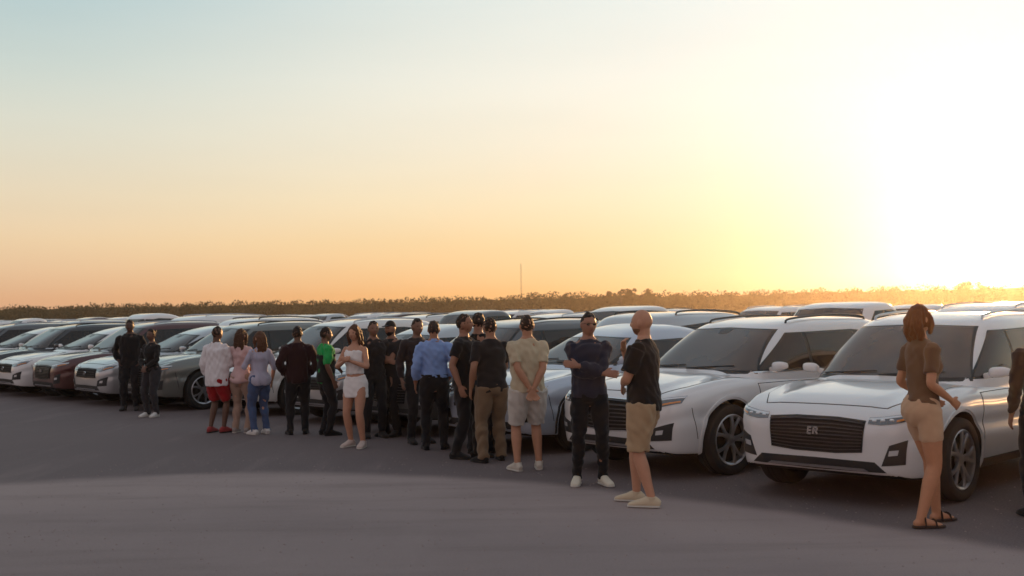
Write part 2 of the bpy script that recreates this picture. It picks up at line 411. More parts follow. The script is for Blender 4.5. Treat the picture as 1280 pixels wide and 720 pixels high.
        P('bumper_seam', M['dark'], root, [(1.925, .42), (1.918, .42)], [(2.005, .745), (1.998, .745)], 'y', 1, 12, .002, side=sd)
        P('sill', M['plastic'], root, [(.95, .262), (-.93, .262)], [(.95, .335), (-.93, .335)], 'y', 20, 2, .012, side=sd)
        V, F = [], []
        tube(V, F, [(.64, sd * .84, zb + .015), (.66, sd * .92, zb + .035)], [(.014, .028)] * 2, seg=8, sub=1)
        tube(V, F, [(.665, sd * .915, zb + .05), (.68, sd * .945, zb + .056), (.675, sd * 1.03, zb + .062), (.65, sd * 1.075, zb + .066)], [(.028, .036), (.038, .050), (.036, .047), (.022, .032)], up=(0, 0, 1), seg=16, sub=3, power=.75)
        mk('side_mirror', V, F, M['white'], root)
        # lamps
        if style == 'A':
            lo = [(.50, .735), (.62, .73), (.74, .745), (.87, .785)]; hi = [(.50, .785), (.62, .795), (.74, .815), (.87, .84)]
        elif style == 'B':
            lo = [(.50, .76), (.62, .75), (.74, .76), (.87, .795)]; hi = [(.50, .80), (.62, .82), (.74, .845), (.87, .865)]
        else:
            lo = [(.48, .72), (.62, .70), (.76, .72), (.87, .77)]; hi = [(.48, .78), (.62, .80), (.76, .83), (.87, .845)]
        s2 = lambda L_: [(a * sd, b) for a, b in L_]
        hl = P('headlight', M['lamp'], root, s2(lo), s2(hi), 'x', 18, 4, .008)
        P('lamp_strip', M['lens'], hl, s2([(a, b - .022) for a, b in hi]), s2([(a, b - .006) for a, b in hi]), 'x', 16, 1, .012)
        P('turn_signal', M['amber'], hl, s2([(.74, lo[2][1] + .012), (.86, lo[3][1] + .008)]), s2([(.74, lo[2][1] + .028), (.86, lo[3][1] + .022)]), 'x', 6, 1, .012)
        for k in (0, 1, 2):
            hit, nr, _, _ = bvh.ray_cast(Vector((6, sd * (.55 + .075 * k), .762 + .006 * k)), Vector((-1, 0, 0)))
            if hit:
                V, F = [], []; ellipsoid(V, F, (hit.x + .004, hit.y, hit.z), (.018, .024, .016), 12, 8); mk('projector_lens', V, F, M['lens'], hl)
        fl, fh = ([(.62, .38), (.80, .40)], [(.69, .56), (.82, .61)]) if style == 'A' else ([(.56, .40), (.82, .42)], [(.60, .52), (.84, .60)])
        fg = P('fog_light_recess', M['plastic'], root, s2(fl), s2(fh), 'x', 8, 6, .005)
        P('fog_light', M['lens'], fg, s2([(.68, .47), (.75, .48)]), s2([(.69, .515), (.76, .525)]), 'x', 4, 1, .011)
        P('tail_light', M['tail'], root, s2([(.55, .84), (.89, .86)]), s2([(.55, .93), (.89, .97)]), 'x', 8, 3, .008, side=-1)
        if kind != 'pickup' and style != 'C':
            pp = []
            for x_, up2 in ((.02, -.005), (-.08, .035), (-.8, .04), (-1.45, .035), (-1.55, -.005)):
                h_, nr, _, _ = bvh.ray_cast(Vector((x_, sd * .575, 5)), Vector((0, 0, -1))); pp.append((x_, sd * .575, h_.z + up2))
            V, F = [], []; tube(V, F, pp, [.013] * 5, seg=8, sub=4)
            mk('roof_rail', V, F, M['trim'] if style == 'B' else M['alloy'], root)
    # grille
    if style == 'A':
        gl, gh = [(-.44, .50), (-.2, .48), (.2, .48), (.44, .50)], [(-.465, .745), (-.2, .765), (.2, .765), (.465, .745)]; nb = 9
    elif style == 'B':
        gl, gh = [(-.40, .50), (0, .48), (.40, .50)], [(-.47, .80), (0, .81), (.47, .80)]; nb = 8
    else:
        gl, gh = [(-.50, .58), (0, .57), (.50, .58)], [(-.46, .74), (0, .75), (.46, .74)]; nb = 4
    ex = lambda L_, g, s: [(a * (1 + g * 1.6), b + s * g) for a, b in L_]
    P('grille_frame', M['chrome'] if style == 'B' else M['trim'], root, ex(gl, .014, -1), ex(gh, .014, 1), 'x', 24, 6, .006)
    gr = P('grille', M['dark'], root, gl, gh, 'x', 24, 6, .010)
    bars = []
    for k in range(nb):
        v0 = (k + .35) / nb; v1 = v0 + .28 / nb
        bars.append(patch(bvh, [(a * (1 - v0) + c_ * v0, b * (1 - v0) + d * v0) for (a, b), (c_, d) in zip(gl, gh)], [(a * (1 - v1) + c_ * v1, b * (1 - v1) + d * v1) for (a, b), (c_, d) in zip(gl, gh)], 'x', 24, 1, .024))
    mk('grille_bars', *merge(bars), M['alloydark'] if style != 'C' else M['plastic'], gr)
    P('lower_intake', M['plastic'], root, [(-.66, .325), (0, .315), (.66, .325)], [(-.56, .41), (0, .415), (.56, .41)], 'x', 20, 3, .006)
    P('skid_plate', M['alloy'], root, [(-.5, .328), (.5, .328)], [(-.46, .348), (.46, .348)], 'x', 16, 1, .014)
    # emblem on the grille: chunky two letter badge
    V, F = [], []; zc = .655; ex_ = bvh.ray_cast(Vector((6, 0, zc)), Vector((-1, 0, 0)))[0].x + .035; es = .68 if style == 'A' else 1
    def stroke(y0, z0, y1, z1, w=.023):
        y0, z0, y1, z1 = y0 * es, z0 * es, y1 * es, z1 * es
        L_ = math.hypot(y1 - y0, z1 - z0) / 2; a = math.atan2(z1 - z0, y1 - y0)
        box(V, F, (ex_, (y0 + y1) / 2, zc + (z0 + z1) / 2), (.007, L_, w * es / 2), Matrix.Rotation(a, 3, 'X'))
    if style == 'A':
        stroke(-.082, -.045, -.070, .045); stroke(-.078, .042, -.02, .042); stroke(-.074, .0, -.03, .0); stroke(-.084, -.042, -.03, -.042)
        stroke(.000, -.045, .012, .045); stroke(.012, .042, .062, .042); stroke(.062, .042, .058, .004); stroke(.008, .002, .058, .002); stroke(.030, .0, .066, -.045)
    else:
        ang = [2 * math.pi * k / 20 for k in range(21)]
        for k in range(20): stroke(.055 * math.cos(ang[k]), .036 * math.sin(ang[k]), .055 * math.cos(ang[k + 1]), .036 * math.sin(ang[k + 1]), .009)
        stroke(-.04, 0, .04, 0, .009)
    mk('emblem', V, F, M['chrome'], gr, smooth=False)
    for ax in (AXF, AXR):
        for sd in (1, -1): wheel(root, ax, sd, rim_m)
    # object-level paint slots
    def rec(o):
        for c_ in o.children:
            if c_.type == 'MESH' and len(c_.material_slots) and c_.material_slots[0].material == M['white']:
                c_.material_slots[0].link = 'OBJECT'; c_.material_slots[0].material = M['white']
            rec(c_)
    rec(root)
    return root
def repaint(o, pm):
    for c in o.children:
        if c.type == 'MESH' and len(c.material_slots) and c.material_slots[0].link == 'OBJECT': c.material_slots[0].material = pm
        repaint(c, pm)

protoA = make_car('parked_car', 'suv', 'A', 1.69)
protoB = make_car('parked_car', 'suv', 'B', 1.66)
protoC = make_car('parked_car', 'crossover', 'C', 1.58, M['alloydark'])
protoP = make_car('parked_car', 'pickup', 'C', 1.86)
used = set()
PA = ground(1193, 626); PB = ground(228, 514); STEP = (PB - PA) / 6
HEAD = Vector((STEP.y, -STEP.x, 0)).normalized() * -1      # nose direction
if HEAD.y > 0: HEAD = -HEAD
RZ = math.atan2(HEAD.y, HEAD.x); BACK = -HEAD
def place(proto, wheel_pt, label, pm, group, rz=RZ, keep=None, sc=1.0):
    if proto in used: o = copy_tree(proto, None, keep)
    else: o = proto; used.add(proto)
    rm = Matrix.Rotation(rz, 3, 'Z'); o.rotation_euler = (0, 0, rz)
    o.location = wheel_pt - rm @ Vector((AXF * sc, .94 * sc, 0)); o.location.z = 0
    if sc != 1.0: o.scale = (sc, sc, sc)
    if label: tag(o, label, 'car', group)
    repaint(o, pm); return o
G1 = 'cars parked in the front row'
front = [
 (0, protoA, 'white', 0, 'nearest white SUV with wide barred grille and chunky silver badge'),
 (1, protoB, 'white', 0, 'white SUV with chrome window strip, second large white SUV from the right edge'),
 (2, protoC, 'bluesilver', .45, 'pale blue silver car behind the man in the navy sweater with crossed arms'),
 (3, protoB, 'grey', .85, 'dark grey SUV behind the man in the beige t-shirt and the people in black'),
 (4, protoC, 'silver', 1.1, 'silver car behind the woman in white top and skirt'),
 (5, protoA, 'pearl', 1.0, 'off-white SUV behind the women beside the man in red shorts'),
 (6, protoB, 'olive', .45, 'grey green SUV just left of the man in white shirt and red shorts'),
 (7, protoC, 'silver', .3, 'silver car whose nose shows left of the two people in black at the far left'),
 (8, protoA, 'red', .2, 'dark red SUV, fourth car from the left edge in the front row'),
 (9, protoC, 'white', .1, 'white car between the dark red SUV and the black car at far left'),
 (10, protoB, 'black', .1, 'black SUV, second car from the left edge in the front row'),
 (11, protoC, 'pearl', 0, 'off-white car cut by the left edge of the front row'),
 (12, protoA, 'grey', 0, 'dark grey car farthest away at the left end of the front row'),
]
for n, pr, c, bk, lab in front:
    rz = RZ + R({0: 2.5, 1: -4}.get(n, random.uniform(-1.5, 1.5)))
    e_ = n if n <= 6 else 6 + (n - 6) * .86
    place(pr, (ground(1204, 627) if n == 0 else ground(916, 594) if n == 1 else PA + STEP * e_ + BACK * bk), lab, M[c], G1, rz)
place(protoB, PA - STEP * 1 + BACK * .55, 'white car cut by the right edge, only its bumper corner showing', M['white'], G1, RZ + R(2))
FAR = {'body', 'windshield', 'window_surround', 'windscreen_surround', 'rear_window', 'roof_rail', 'wheel', 'tyre', 'side_mirror', 'door', 'window', 'quarter_window'}
names = ['first', 'second', 'third', 'fourth', 'fifth', 'sixth', 'seventh', 'eighth', 'ninth', 'tenth', 'eleventh', 'twelfth', 'thirteenth', 'fourteenth', 'fifteenth', 'sixteenth', 'seventeenth', 'eighteenth', 'nineteenth', 'twentieth']
def project(p):
    v = ROT.transposed() @ (Vector(p) - Vector((0, 0, CAMH))); return 640 + FPX * v.x / -v.z, 360 - FPX * v.y / -v.z
pal = ['white', 'white', 'silver', 'white', 'grey', 'pearl', 'white', 'silver', 'white', 'red', 'white', 'bluesilver', 'black']
cn = {'white': 'white', 'pearl': 'off-white', 'silver': 'silver', 'grey': 'dark grey', 'black': 'black', 'red': 'dark red', 'bluesilver': 'pale blue'}
for ri, (off, rowname, s0, s1) in enumerate(((6.6, 'second row', 1.03, 1.09), (19, 'third row', 1.08, 1.14), (38, 'back row', 1.13, 1.22))):
    k = 0
    for n in range(-1, 60):
        p = PA + STEP * n + BACK * off; x, y = project(p)
        if x > 1330 or x < -70 or p.y > 95: continue
        if ri > 0 and random.random() < .12: continue
        c = random.choice(pal); pr = random.choice([protoA, protoP, protoB, protoP, protoA])
        if ri == 0 and k < 6: c = ['white', 'white', 'silver', 'pearl', 'white', 'grey'][k]; pr = [protoA, protoP, protoB, protoP, protoA, protoP][k]
        sc = random.uniform(s0, s1) if pr is not protoP else random.uniform(1.0, 1.05 if ri < 2 else 1.1)
        if k < 20 and ri < 2: lab = '%s %s seen over the roofs, %s from the right in the %s' % (cn[c], 'pickup' if pr is protoP else 'SUV', names[k], rowname); grp = 'cars parked in the ' + rowname
        else: lab = '%s vehicle roof far off in the %s below the tree line' % (cn[c], rowname); grp = '%s cars far off in the %s' % (cn[c], rowname)
        place(pr, p + BACK * random.uniform(-.3, .3), lab, M[c], grp, RZ + (math.pi if (ri % 2 == 0 and random.random() < .3) else 0) + R(random.uniform(-2, 2)), FAR, sc); k += 1

# ---------------------------------------------------------------- people
def remesh(V, F, vox, it=2, fold=0.0, seed=0, fs=1.0):
    me = bpy.data.meshes.new('t'); me.from_pydata([tuple(v) for v in V], [], F)
    bm = bmesh.new(); bm.from_mesh(me); bmesh.ops.recalc_face_normals(bm, faces=bm.faces); bm.to_mesh(me); bm.free()
    o = bpy.data.objects.new('t', me); COL.objects.link(o)
    m = o.modifiers.new('r', 'REMESH'); m.mode = 'VOXEL'; m.voxel_size = vox; m.use_smooth_shade = True
    if it: s = o.modifiers.new('s', 'SMOOTH'); s.iterations = it; s.factor = .5
    dg = bpy.context.evaluated_depsgraph_get(); dg.update()
    out = bpy.data.meshes.new_from_object(o.evaluated_get(dg)); bpy.data.objects.remove(o)
    n = len(out.vertices); co = np.empty(n * 3); out.vertices.foreach_get('co', co); co = co.reshape(-1, 3)
    if fold:
        nr = np.empty(n * 3); out.vertex_normals.foreach_get('vector', nr); nr = nr.reshape(-1, 3)
        r = np.random.default_rng(seed); d = np.zeros(n)
        for i in range(7):
            k = r.normal(size=3); k /= np.linalg.norm(k); k *= np.array([1, 1, .8]); f = 2 * math.pi / r.uniform(.055, .17) * fs; k2 = r.normal(size=3) * 14
            w = np.sin(co @ k * f + r.uniform(0, 6) + 1.3 * np.sin(co @ k2)); d += np.sign(w) * np.abs(w) ** 1.0 * (1 if i % 2 else .7)
        co = co + nr * (d * fold / 2.6)[:, None]; out.vertices.foreach_set('co', co.ravel())
    out.polygons.foreach_set('use_smooth', np.ones(len(out.polygons), bool)); out.update()
    return out
def head_grid(factor=None):
    V, F = [], []; ns, nr = 48, 40
    def pt(i, j):
        ph = math.pi * i / nr; th = 2 * math.pi * j / ns
        x, y, z = math.sin(ph) * math.cos(th) * .076, math.sin(ph) * math.sin(th) * .098, math.cos(ph) * .118
        if z < 0:
            t = -z / .118; x *= 1 - .26 * t * t
            if y > 0: y *= 1 - .45 * t
            else: y *= 1 + .02 * t
            if y < 0: y -= .006 * t
        if z > .02 and y < 0: y *= 1 - .05 * (z - .02) / .1
        if y < -.02:
            g = lambda a, b: math.exp(-(a / b) ** 2)
            nz = (max(0, min(1, (.022 - z) / .05)) if z > -.034 else max(0, 1 - (-.034 - z) / .012))
            y -= .026 * g(x, .0125) * nz
            y += .010 * (g(x - .031, .015) + g(x + .031, .015)) * g(z - .004, .012)
            y -= .005 * g(z - .028, .01) * g(x, .05)
            y -= .007 * g(z + .062, .009) * g(x, .024); y += .004 * g(z + .062, .0022) * g(x, .026)
            y -= .008 * g(z + .098, .014) * g(x, .022)
        if factor:
            f = factor(x, y, z); x, y, z = x * f, y * f, z * f
        return [x, y, z]
    V.append(pt(0, 0))
    for i in range(1, nr):
        for j in range(ns): V.append(pt(i, j))
    V.append(pt(nr, 0)); e = len(V) - 1
    for j in range(ns): F.append((0, 1 + j, 1 + (j + 1) % ns)); q = 1 + (nr - 2) * ns; F.append((e, q + (j + 1) % ns, q + j))
    for i in range(nr - 2):
        for j in range(ns): a = 1 + i * ns + j; b = 1 + i * ns + (j + 1) % ns; F.append((a, a + ns, b + ns, b))
    return V, F
def sm(t): t = max(0, min(1, t)); return t * t * (3 - 2 * t)
def hair_factor(kind, seed):
    thick = {'short': 1.055, 'crop': 1.025, 'long': 1.11, 'bun': 1.08, 'cap': 1.08, 'beard': 1.03}[kind]
    def f(x, y, z):
        if kind == 'beard':
            t = sm((-.048 - z) / .01) * sm((.02 - y) / .02); lip = math.exp(-((z + .062) / .008) ** 2 - (x / .022) ** 4); return .94 + (thick - .94) * t * (1 - lip)
        if kind == 'cap': zl = np.interp(y, [-.1, 0, .1], [.035, .02, .0])
        elif kind == 'long': zl = np.interp(y, [-.1, -.07, -.04, .0, .1], [.062, .045, -.01, -.07, -.11])
        else: zl = np.interp(y, [-.1, -.075, -.045, -.015, .0, .02, .04, .1], [.075, .068, .05, -.01, -.028, -.02, -.095, -.12])
        if kind != 'cap': zl += .010 * noise.noise(Vector((x, y, z)) * 60 + Vector((0, seed, 0)))
        t = sm((z - zl) / .018); nz = noise.noise(Vector((x, y, z * .6)) * 45 + Vector((seed, 0, 0))) * (.05 if kind != 'cap' else 0)
        if kind in ('short', 'crop'): th = 1.015 + (thick - 1.015) * sm((z + .09) / .15)
        else: th = thick
        return .93 + (th + nz - .93) * t
    return f
def ik(a, t, l1, l2, pole):
    a, t, pole = Vector(a), Vector(t), Vector(pole); d = t - a; L_ = d.length; mx = (l1 + l2) * .995
    if L_ > mx: t = a + d * (mx / L_); d = t - a; L_ = mx
    u = d.normalized(); x = (l1 * l1 - l2 * l2 + L_ * L_) / (2 * L_); h = math.sqrt(max(0, l1 * l1 - x * x))
    pole = pole - u * pole.dot(u); pole.normalize(); return a + u * x + pole * h, t
def cutline(P, Rd, fr):
    P = catmull(P, 4); Rd = catmull(Rd, 4); seg = np.linalg.norm(np.diff(P, axis=0), axis=1); s = np.concatenate([[0], np.cumsum(seg)]); s /= s[-1]
    k = s < fr - 1e-4; Pe = [np.interp(fr, s, P[:, i]) for i in range(3)]; return np.vstack([P[k], Pe]), np.append(Rd[k], np.interp(fr, s, Rd))
POSES = {
 'down': ((.255, -.03, .90), (.35, .9, 0)), 'pocket': ((.205, -.05, .96), (.8, .8, 0)), 'hip': ((.165, -.04, 1.03), (1, .35, 0)),
 'crossL': ((-.13, -.205, 1.22), (.75, -.1, -.8)), 'crossR': ((-.10, -.235, 1.17), (.75, -.1, -.8)), 'behind': ((.02, .175, .93), (1, .55, 0)),
 'clasp': ((.035, -.20, 1.0), (1, .25, -.2)), 'chest': ((.045, -.20, 1.24), (.8, .0, -1)), 'chin': ((.03, -.19, 1.37), (.5, -.3, -1)),
 'phone': ((.09, -.27, 1.20), (.5, .2, -1)), 'belly': ((-.02, -.20, 1.08), (.9, .2, -.4)), 'point': ((.16, -.42, 1.25), (.4, .2, -1)), 'elbow': ((-.13, -.19, 1.14), (.75, -.1, -.8)),
 'fronthip': ((.15, -.15, 1.0), (.35, 1, 0)),
}
def person(px, fy, hy, face, label, group=None, **k):
    g = ground(px, fy); h = min(1.88, max(1.5, height_at(px, hy, g))); s = h / 1.75; fem = k.get('f', False); near = g.y < 14
    vox = .0075 if near else .0115
    root = empty('person', g, R(face)); tag(root, label, 'person', group)
    lx, ly = k.get('lean', (0, 0)); gir = k.get('girth', 1.0); hx = k.get('hip', 0)
    def B(x, y, z):
        t = max(0, (z - .95)) / .5; return (x + lx * t + hx * max(0, 1 - abs(z - .95) / .5), y + ly * t, z)
    if fem: tor = [(.79, .055, .055, 0), (.84, .135, .105, .012), (.90, .168, .124, .022), (.95, .168, .118, .014), (1.03, .136, .096, 0), (1.10, .120, .088, -.004), (1.18, .128, .094, -.006), (1.27, .142, .118, -.02), (1.34, .148, .108, -.008), (1.40, .144, .088, .006), (1.445, .110, .068, .012), (1.48, .065, .053, .012), (1.51, .05, .05, .008)]
    else: tor = [(.79, .06, .06, 0), (.84, .135, .105, .005), (.90, .165, .118, .008), (.96, .164, .113, .004), (1.04, .152, .108, -.004), (1.12, .152, .108, -.008), (1.22, .163, .115, -.01), (1.31, .176, .120, -.008), (1.38, .178, .106, .0), (1.43, .150, .084, .01), (1.47, .098, .065, .012), (1.51, .062, .058, .01)]
    tor = [(z, a * gir, b * (gir if z < 1.3 else 1), c) for z, a, b, c in tor]
    sw = .150 if fem else .174; ar = .84 if fem else 1.0; ar *= .5 + .5 * gir
    # arms and legs
    arms = {}; pose = k.get('arms', ('down', 'down'))
    for sd, pn in ((1, pose[0]), (-1, pose[1])):
        w, pole = POSES[pn] if isinstance(pn, str) else pn
        sh = Vector(B(sd * sw, .008, 1.405)); wr = Vector(B(sd * w[0], w[1], w[2])); el, wr = ik(sh, wr, .285, .255, (sd * pole[0], pole[1], pole[2]))
        P = [sh, sh.lerp(el, .35), sh.lerp(el, .75), el, el.lerp(wr, .3), el.lerp(wr, .7), wr]; arms[sd] = ([tuple(p) for p in P], [r * ar for r in (.054, .051, .045, .041, .043, .034, .026)], pn)
    feet = k.get('feet', ((.115, .0, 8), (-.115, .0, -8))); legs = {}; lg = (1.04 if fem else 1.0) * (.4 + .6 * gir)
    for sd, (fx, fyy, yaw) in ((1, feet[0]), (-1, feet[1])):
        hp = Vector((sd * .088 + hx, .008, .915)); kn, an = ik(hp, (fx, fyy, .08), .435, .42, (sd * .12, -1, 0))
        P = [hp, hp.lerp(kn, .35), hp.lerp(kn, .75), kn, kn.lerp(an, .3), kn.lerp(an, .7), an]; legs[sd] = ([tuple(p) for p in P], [r * lg for r in (.088, .083, .066, .054, .057, .042, .034)], yaw)
    V, F = [], []
    tube(V, F, [B(0, c, z) for z, a, b, c in tor], [(a, b) for z, a, b, c in tor], up=(0, -1, 0), seg=28, sub=3, dome=False)
    yaw, pit, rol = k.get('head', (0, 0, 0)); HM = Matrix.Rotation(R(yaw), 3, 'Z') @ Matrix.Rotation(R(-pit), 3, 'X') @ Matrix.Rotation(R(rol), 3, 'Y')
    piv = Vector(B(0, .012, 1.53)); HS = 1.0 if not fem else .97
    def hp_(v): return piv + HM @ (Vector((0, -.022, .102)) + Vector(v) * HS)
    nk = .047 if fem else .057
    tube(V, F, [B(0, .014, 1.44), B(0, .010, 1.50), tuple(hp_((0, .02, -.06))), tuple(hp_((0, .01, -.01)))], [nk * 1.25, nk, nk * .97, nk * .9], seg=18)
    hv, hf = head_grid(); b = len(V); V += [list(hp_(v)) for v in hv]; F += [tuple(i + b for i in q) for q in hf]
    for sd in (-1, 1): ellipsoid(V, F, tuple(hp_((sd * .078, .008, -.008))), (.010, .019, .031), 10, 8, HM @ Matrix.Rotation(R(sd * 18), 3, 'Z'))
    for sd in (1, -1):
        P, Rd, pn = arms[sd]; tube(V, F, P, Rd, seg=16, sub=3)
        wr = Vector(P[-1]); d = (wr - Vector(P[3])).normalized()
        med = Vector((-sd, 0, 0)) if pn in ('down', 'pocket', 'fronthip') else Vector((-sd * .2, .9, -.2)) if pn != 'behind' else Vector((0, 1, 0))
        if pn == 'chin': d = (d + Vector((0, .2, .6))).normalized()
        if pn == 'hip': d = (d + Vector((-sd * .3, -.2, -.6))).normalized()
        if pn == 'clasp' or pn == 'belly': d = (d + Vector((0, 0, -.4))).normalized()
        nrm = (med - d * med.dot(d)).normalized(); sde = d.cross(nrm)
        if sde.dot(Vector((0, -1, .3))) < 0: sde = -sde
        hs = .9 if fem else 1.0
        tube(V, F, [tuple(wr - d * .01), tuple(wr + d * .03 * hs), tuple(wr + d * .065 * hs), tuple(wr + d * .092 * hs)], [(.024 * hs, .019 * hs), (.034 * hs, .017 * hs), (.040 * hs, .015 * hs), (.038 * hs, .012 * hs)], up=tuple(nrm), seg=14, sub=2)
        curl = 16 if pn in ('down', 'behind') else 34 if pn == 'chin' else 24
        for fi, ln in enumerate((.068, .078, .072, .056)):
            o = wr + d * .088 * hs + sde * (.029 - .0195 * fi) * hs; dd = d + sde * (.10 - .07 * fi); pts = [tuple(o - d * .01)]
            for q, f_ in enumerate((.45, .3, .25)):
                a = R(curl * (q + .6)); v = (dd.normalized() * math.cos(a) + nrm * math.sin(a)); o = o + v * ln * f_ * hs; pts.append(tuple(o))
            tube(V, F, pts, [.0098 * hs, .0092 * hs, .0085 * hs, .0072 * hs], seg=10, sub=2)
        o = wr + d * .028 * hs + sde * .028 * hs; v1 = (d * .65 + sde * .7 + nrm * .25).normalized(); v2 = (d * .9 + sde * .3 + nrm * .3).normalized()
        tube(V, F, [tuple(o - v1 * .015), tuple(o + v1 * .032 * hs), tuple(o + v1 * .032 * hs + v2 * .03 * hs)], [.014 * hs, .0115 * hs, .0085 * hs], seg=10, sub=2)
        P, Rd, ya = legs[sd]; tube(V, F, P + [(P[-1][0], P[-1][1], .045)], Rd + [.035], seg=20, sub=3)
        an = Vector(P[-1]); fd = Vector((math.sin(R(ya)), -math.cos(R(ya)), 0)); fs = .9 if fem else 1.0; legs[sd] += (an, fd)
        tube(V, F, [tuple(an + fd * a * fs + Vector((0, 0, z - .08))) for a, z in ((-.05, .036), (.0, .045), (.07, .04), (.14, .026), (.185, .02))], [(.028 * fs, .033), (.033 * fs, .04), (.036 * fs, .032), (.042 * fs, .022), (.03 * fs, .015)], up=(0, 0, 1), seg=14, sub=2)
    V = [[a * s for a in v] for v in V]; me = remesh(V, F, vox, 1)
    sk = skin(k.get('skin', (190, 140, 112)))
    body = finish('body', me, [sk, M['lip']], root, fix=False)
    mouth = hp_((0, -.112, -.062)) * s
    for p in me.polygons:
        if (p.center - mouth).length < .027 * s:
            q = (p.center - mouth); lc = HM.transposed() @ q
            if abs(lc.z) < .0105 and abs(lc.x) < .024: p.material_index = 1
    for sd in (-1, 1):
        ev, ef = [], []; ellipsoid(ev, ef, tuple(hp_((sd * .031, -.081, .004)) * s), (.011, .009, .0055), 12, 8, HM); mk('eye', ev, ef, M['eye'], body)
    # head hair
    hk = k.get('hair', 'short'); hc = hairm(k.get('hc', (38, 28, 23)))
    seed = px * .37
    if hk != 'bald':
        hv, hf = head_grid(hair_factor(hk, seed)); hv = [list(hp_(v)) for v in hv]
        if hk == 'long':
            ln = k.get('hlen', 1.0)
            for dx, w in ((0, .062), (-.045, .035), (.045, .035)):
                tube(hv, hf, [tuple(hp_((dx * .8, .03, .06))), tuple(hp_((dx, .075, 0))), tuple(hp_((dx * 1.2, .085, -.09 * ln))), tuple(hp_((dx * 1.35, .085, -.18 * ln))), tuple(hp_((dx * 1.1, .08, (-.27 - .02 * random.random()) * ln)))], [(w, .04), (w * 1.1, .042), (w * 1.1, .036), (w, .03), (w * .5, .014)], up=tuple(HM @ Vector((0, -1, 0))), seg=14)
            for sx in (-1, 1):
                tube(hv, hf, [tuple(hp_((sx * .05, -.03, .07))), tuple(hp_((sx * .084, -.03, 0))), tuple(hp_((sx * .09, -.015, -.09 * ln))), tuple(hp_((sx * .085, .005, -.19 * ln)))], [.02, .026, .028, .012], seg=10)
        if hk == 'bun':
            ellipsoid(hv, hf, tuple(hp_((0, .095, .06))), (.045, .042, .045), 16, 12)
        if hk == 'cap':
            tube(hv, hf, [tuple(hp_((0, -.07, .045))), tuple(hp_((0, -.12, .04))), tuple(hp_((0, -.165, .028)))], [(.065, .008), (.062, .006), (.045, .005)], up=tuple(HM @ Vector((0, 0, 1))), seg=16)
        hme = remesh([[a * s for a in v] for v in hv], hf, .006 if near else .009, 1, .005 if hk != 'cap' else 0, int(px), 2.6)
        finish('cap' if hk == 'cap' else 'hair', hme, hc if hk != 'cap' else fabric(k.get('hc', (30, 30, 32))), body, fix=False)
    if k.get('beard'):
        hv, hf = head_grid(hair_factor('beard', seed)); mk('beard', [list(hp_(v) * s) for v in hv], hf, hc, body)
    if k.get('glasses'):
        gv, gf = [], []
        for sd in (-1, 1):
            tube(gv, gf, [tuple(hp_((sd * .031, -.093, .002)) * s), tuple(hp_((sd * .031, -.098, .002)) * s)], [(.020, .013)] * 2, up=tuple(HM @ Vector((0, 0, 1))), seg=16, sub=1, dome=False, power=.8)
            tube(gv, gf, [tuple(hp_((sd * .051, -.090, .010)) * s), tuple(hp_((sd * .074, -.06, .009)) * s), tuple(hp_((sd * .081, .0, .004)) * s)], [.002] * 3, seg=6)
        tube(gv, gf, [tuple(hp_((-.012, -.104, .008)) * s), tuple(hp_((.012, -.104, .008)) * s)], [.002] * 2, seg=6, sub=1)
        mk('sunglasses', gv, gf, M['sunglass'], body)
    # top garment
    fold = .0075
    tp = k['top']; V, F = [], []
    hem = tp.get('hem', .86); off = tp.get('off', .016); wmin = tp.get('wmin', .0); bt = k['bot']; tz = tp.get('top_z', 1.485)
    zs = [z for z, *_ in tor if hem + .02 < z < tz - .005]; Z = np.array([t[0] for t in tor]); HWa = np.array([t[1] for t in tor]); HDa = np.array([t[2] for t in tor]); YO = np.array([t[3] for t in tor])
    zs = [hem] + zs + [tz]; rr = []
    for z in zs:
        a, b_, c = np.interp(z, Z, HWa), np.interp(z, Z, HDa), np.interp(z, Z, YO); o_ = off if z < 1.40 else .010
        if z < 1.25: a = max(a, wmin); b_ = max(b_, wmin * .68)
        rr.append((B(0, c, z), (a + o_, b_ + o_)))
    if rr: tube(V, F, [r[0] for r in rr], [r[1] for r in rr], up=(0, -1, 0), seg=28, sub=3, dome=False)
    sl = tp.get('sleeve', .33); sr = tp.get('sr', 1.3)
    if sl > 0:
        for sd in (1, -1):
            P, Rd, _ = arms[sd]; P2, R2 = cutline(P, np.array(Rd) * sr + .003, sl)
            if sl > .8: R2 = np.maximum(R2, .038)
            tube(V, F, P2, R2, seg=18, sub=1, dome=False)
            ellipsoid(V, F, P[0], (.064 * ar, .062 * ar, .060 * ar), 16, 10)
    me = remesh([[a * s for a in v] for v in V], F, vox * 1.15, 2, fold if near else fold * 1.2, int(px) + 5)
    top = finish(tp.get('name', 'shirt'), me, fabric(tp['c']), body, fix=False)
    if tp.get('collar'):
        V, F = [], []; P0 = Vector(B(0, .006, 1.475)); n_ = 24
        for i in range(n_ + 1):
            a = -math.pi / 2 + .2 + (2 * math.pi - .4) * i / n_
            for (r_, z_) in ((.072, -.02), (.066, .035), (.082, .0)): V.append([(P0.x + math.cos(a) * r_) * s, (P0.y + math.sin(a) * r_ * .95) * s, (P0.z + z_) * s])
        for i in range(n_):
            for q in range(2): F.append((i * 3 + q, i * 3 + 3 + q, i * 3 + 4 + q, i * 3 + 1 + q))
        mk('collar', V, F, fabric(tp['c']), top)
    if tp.get('vest'):
        V, F = [], []; r2 = [r for r in rr if r[0][2] < 1.36]
        tube(V, F, [r[0] for r in r2], [(r[1][0] + .012, r[1][1] + .012) for r in r2], up=(0, -1, 0), seg=28, sub=3, dome=False)
        finish('vest', remesh([[a * s for a in v] for v in V], F, vox * 1.15, 2, fold, int(px) + 7), fabric(tp['vest']), body, fix=False)
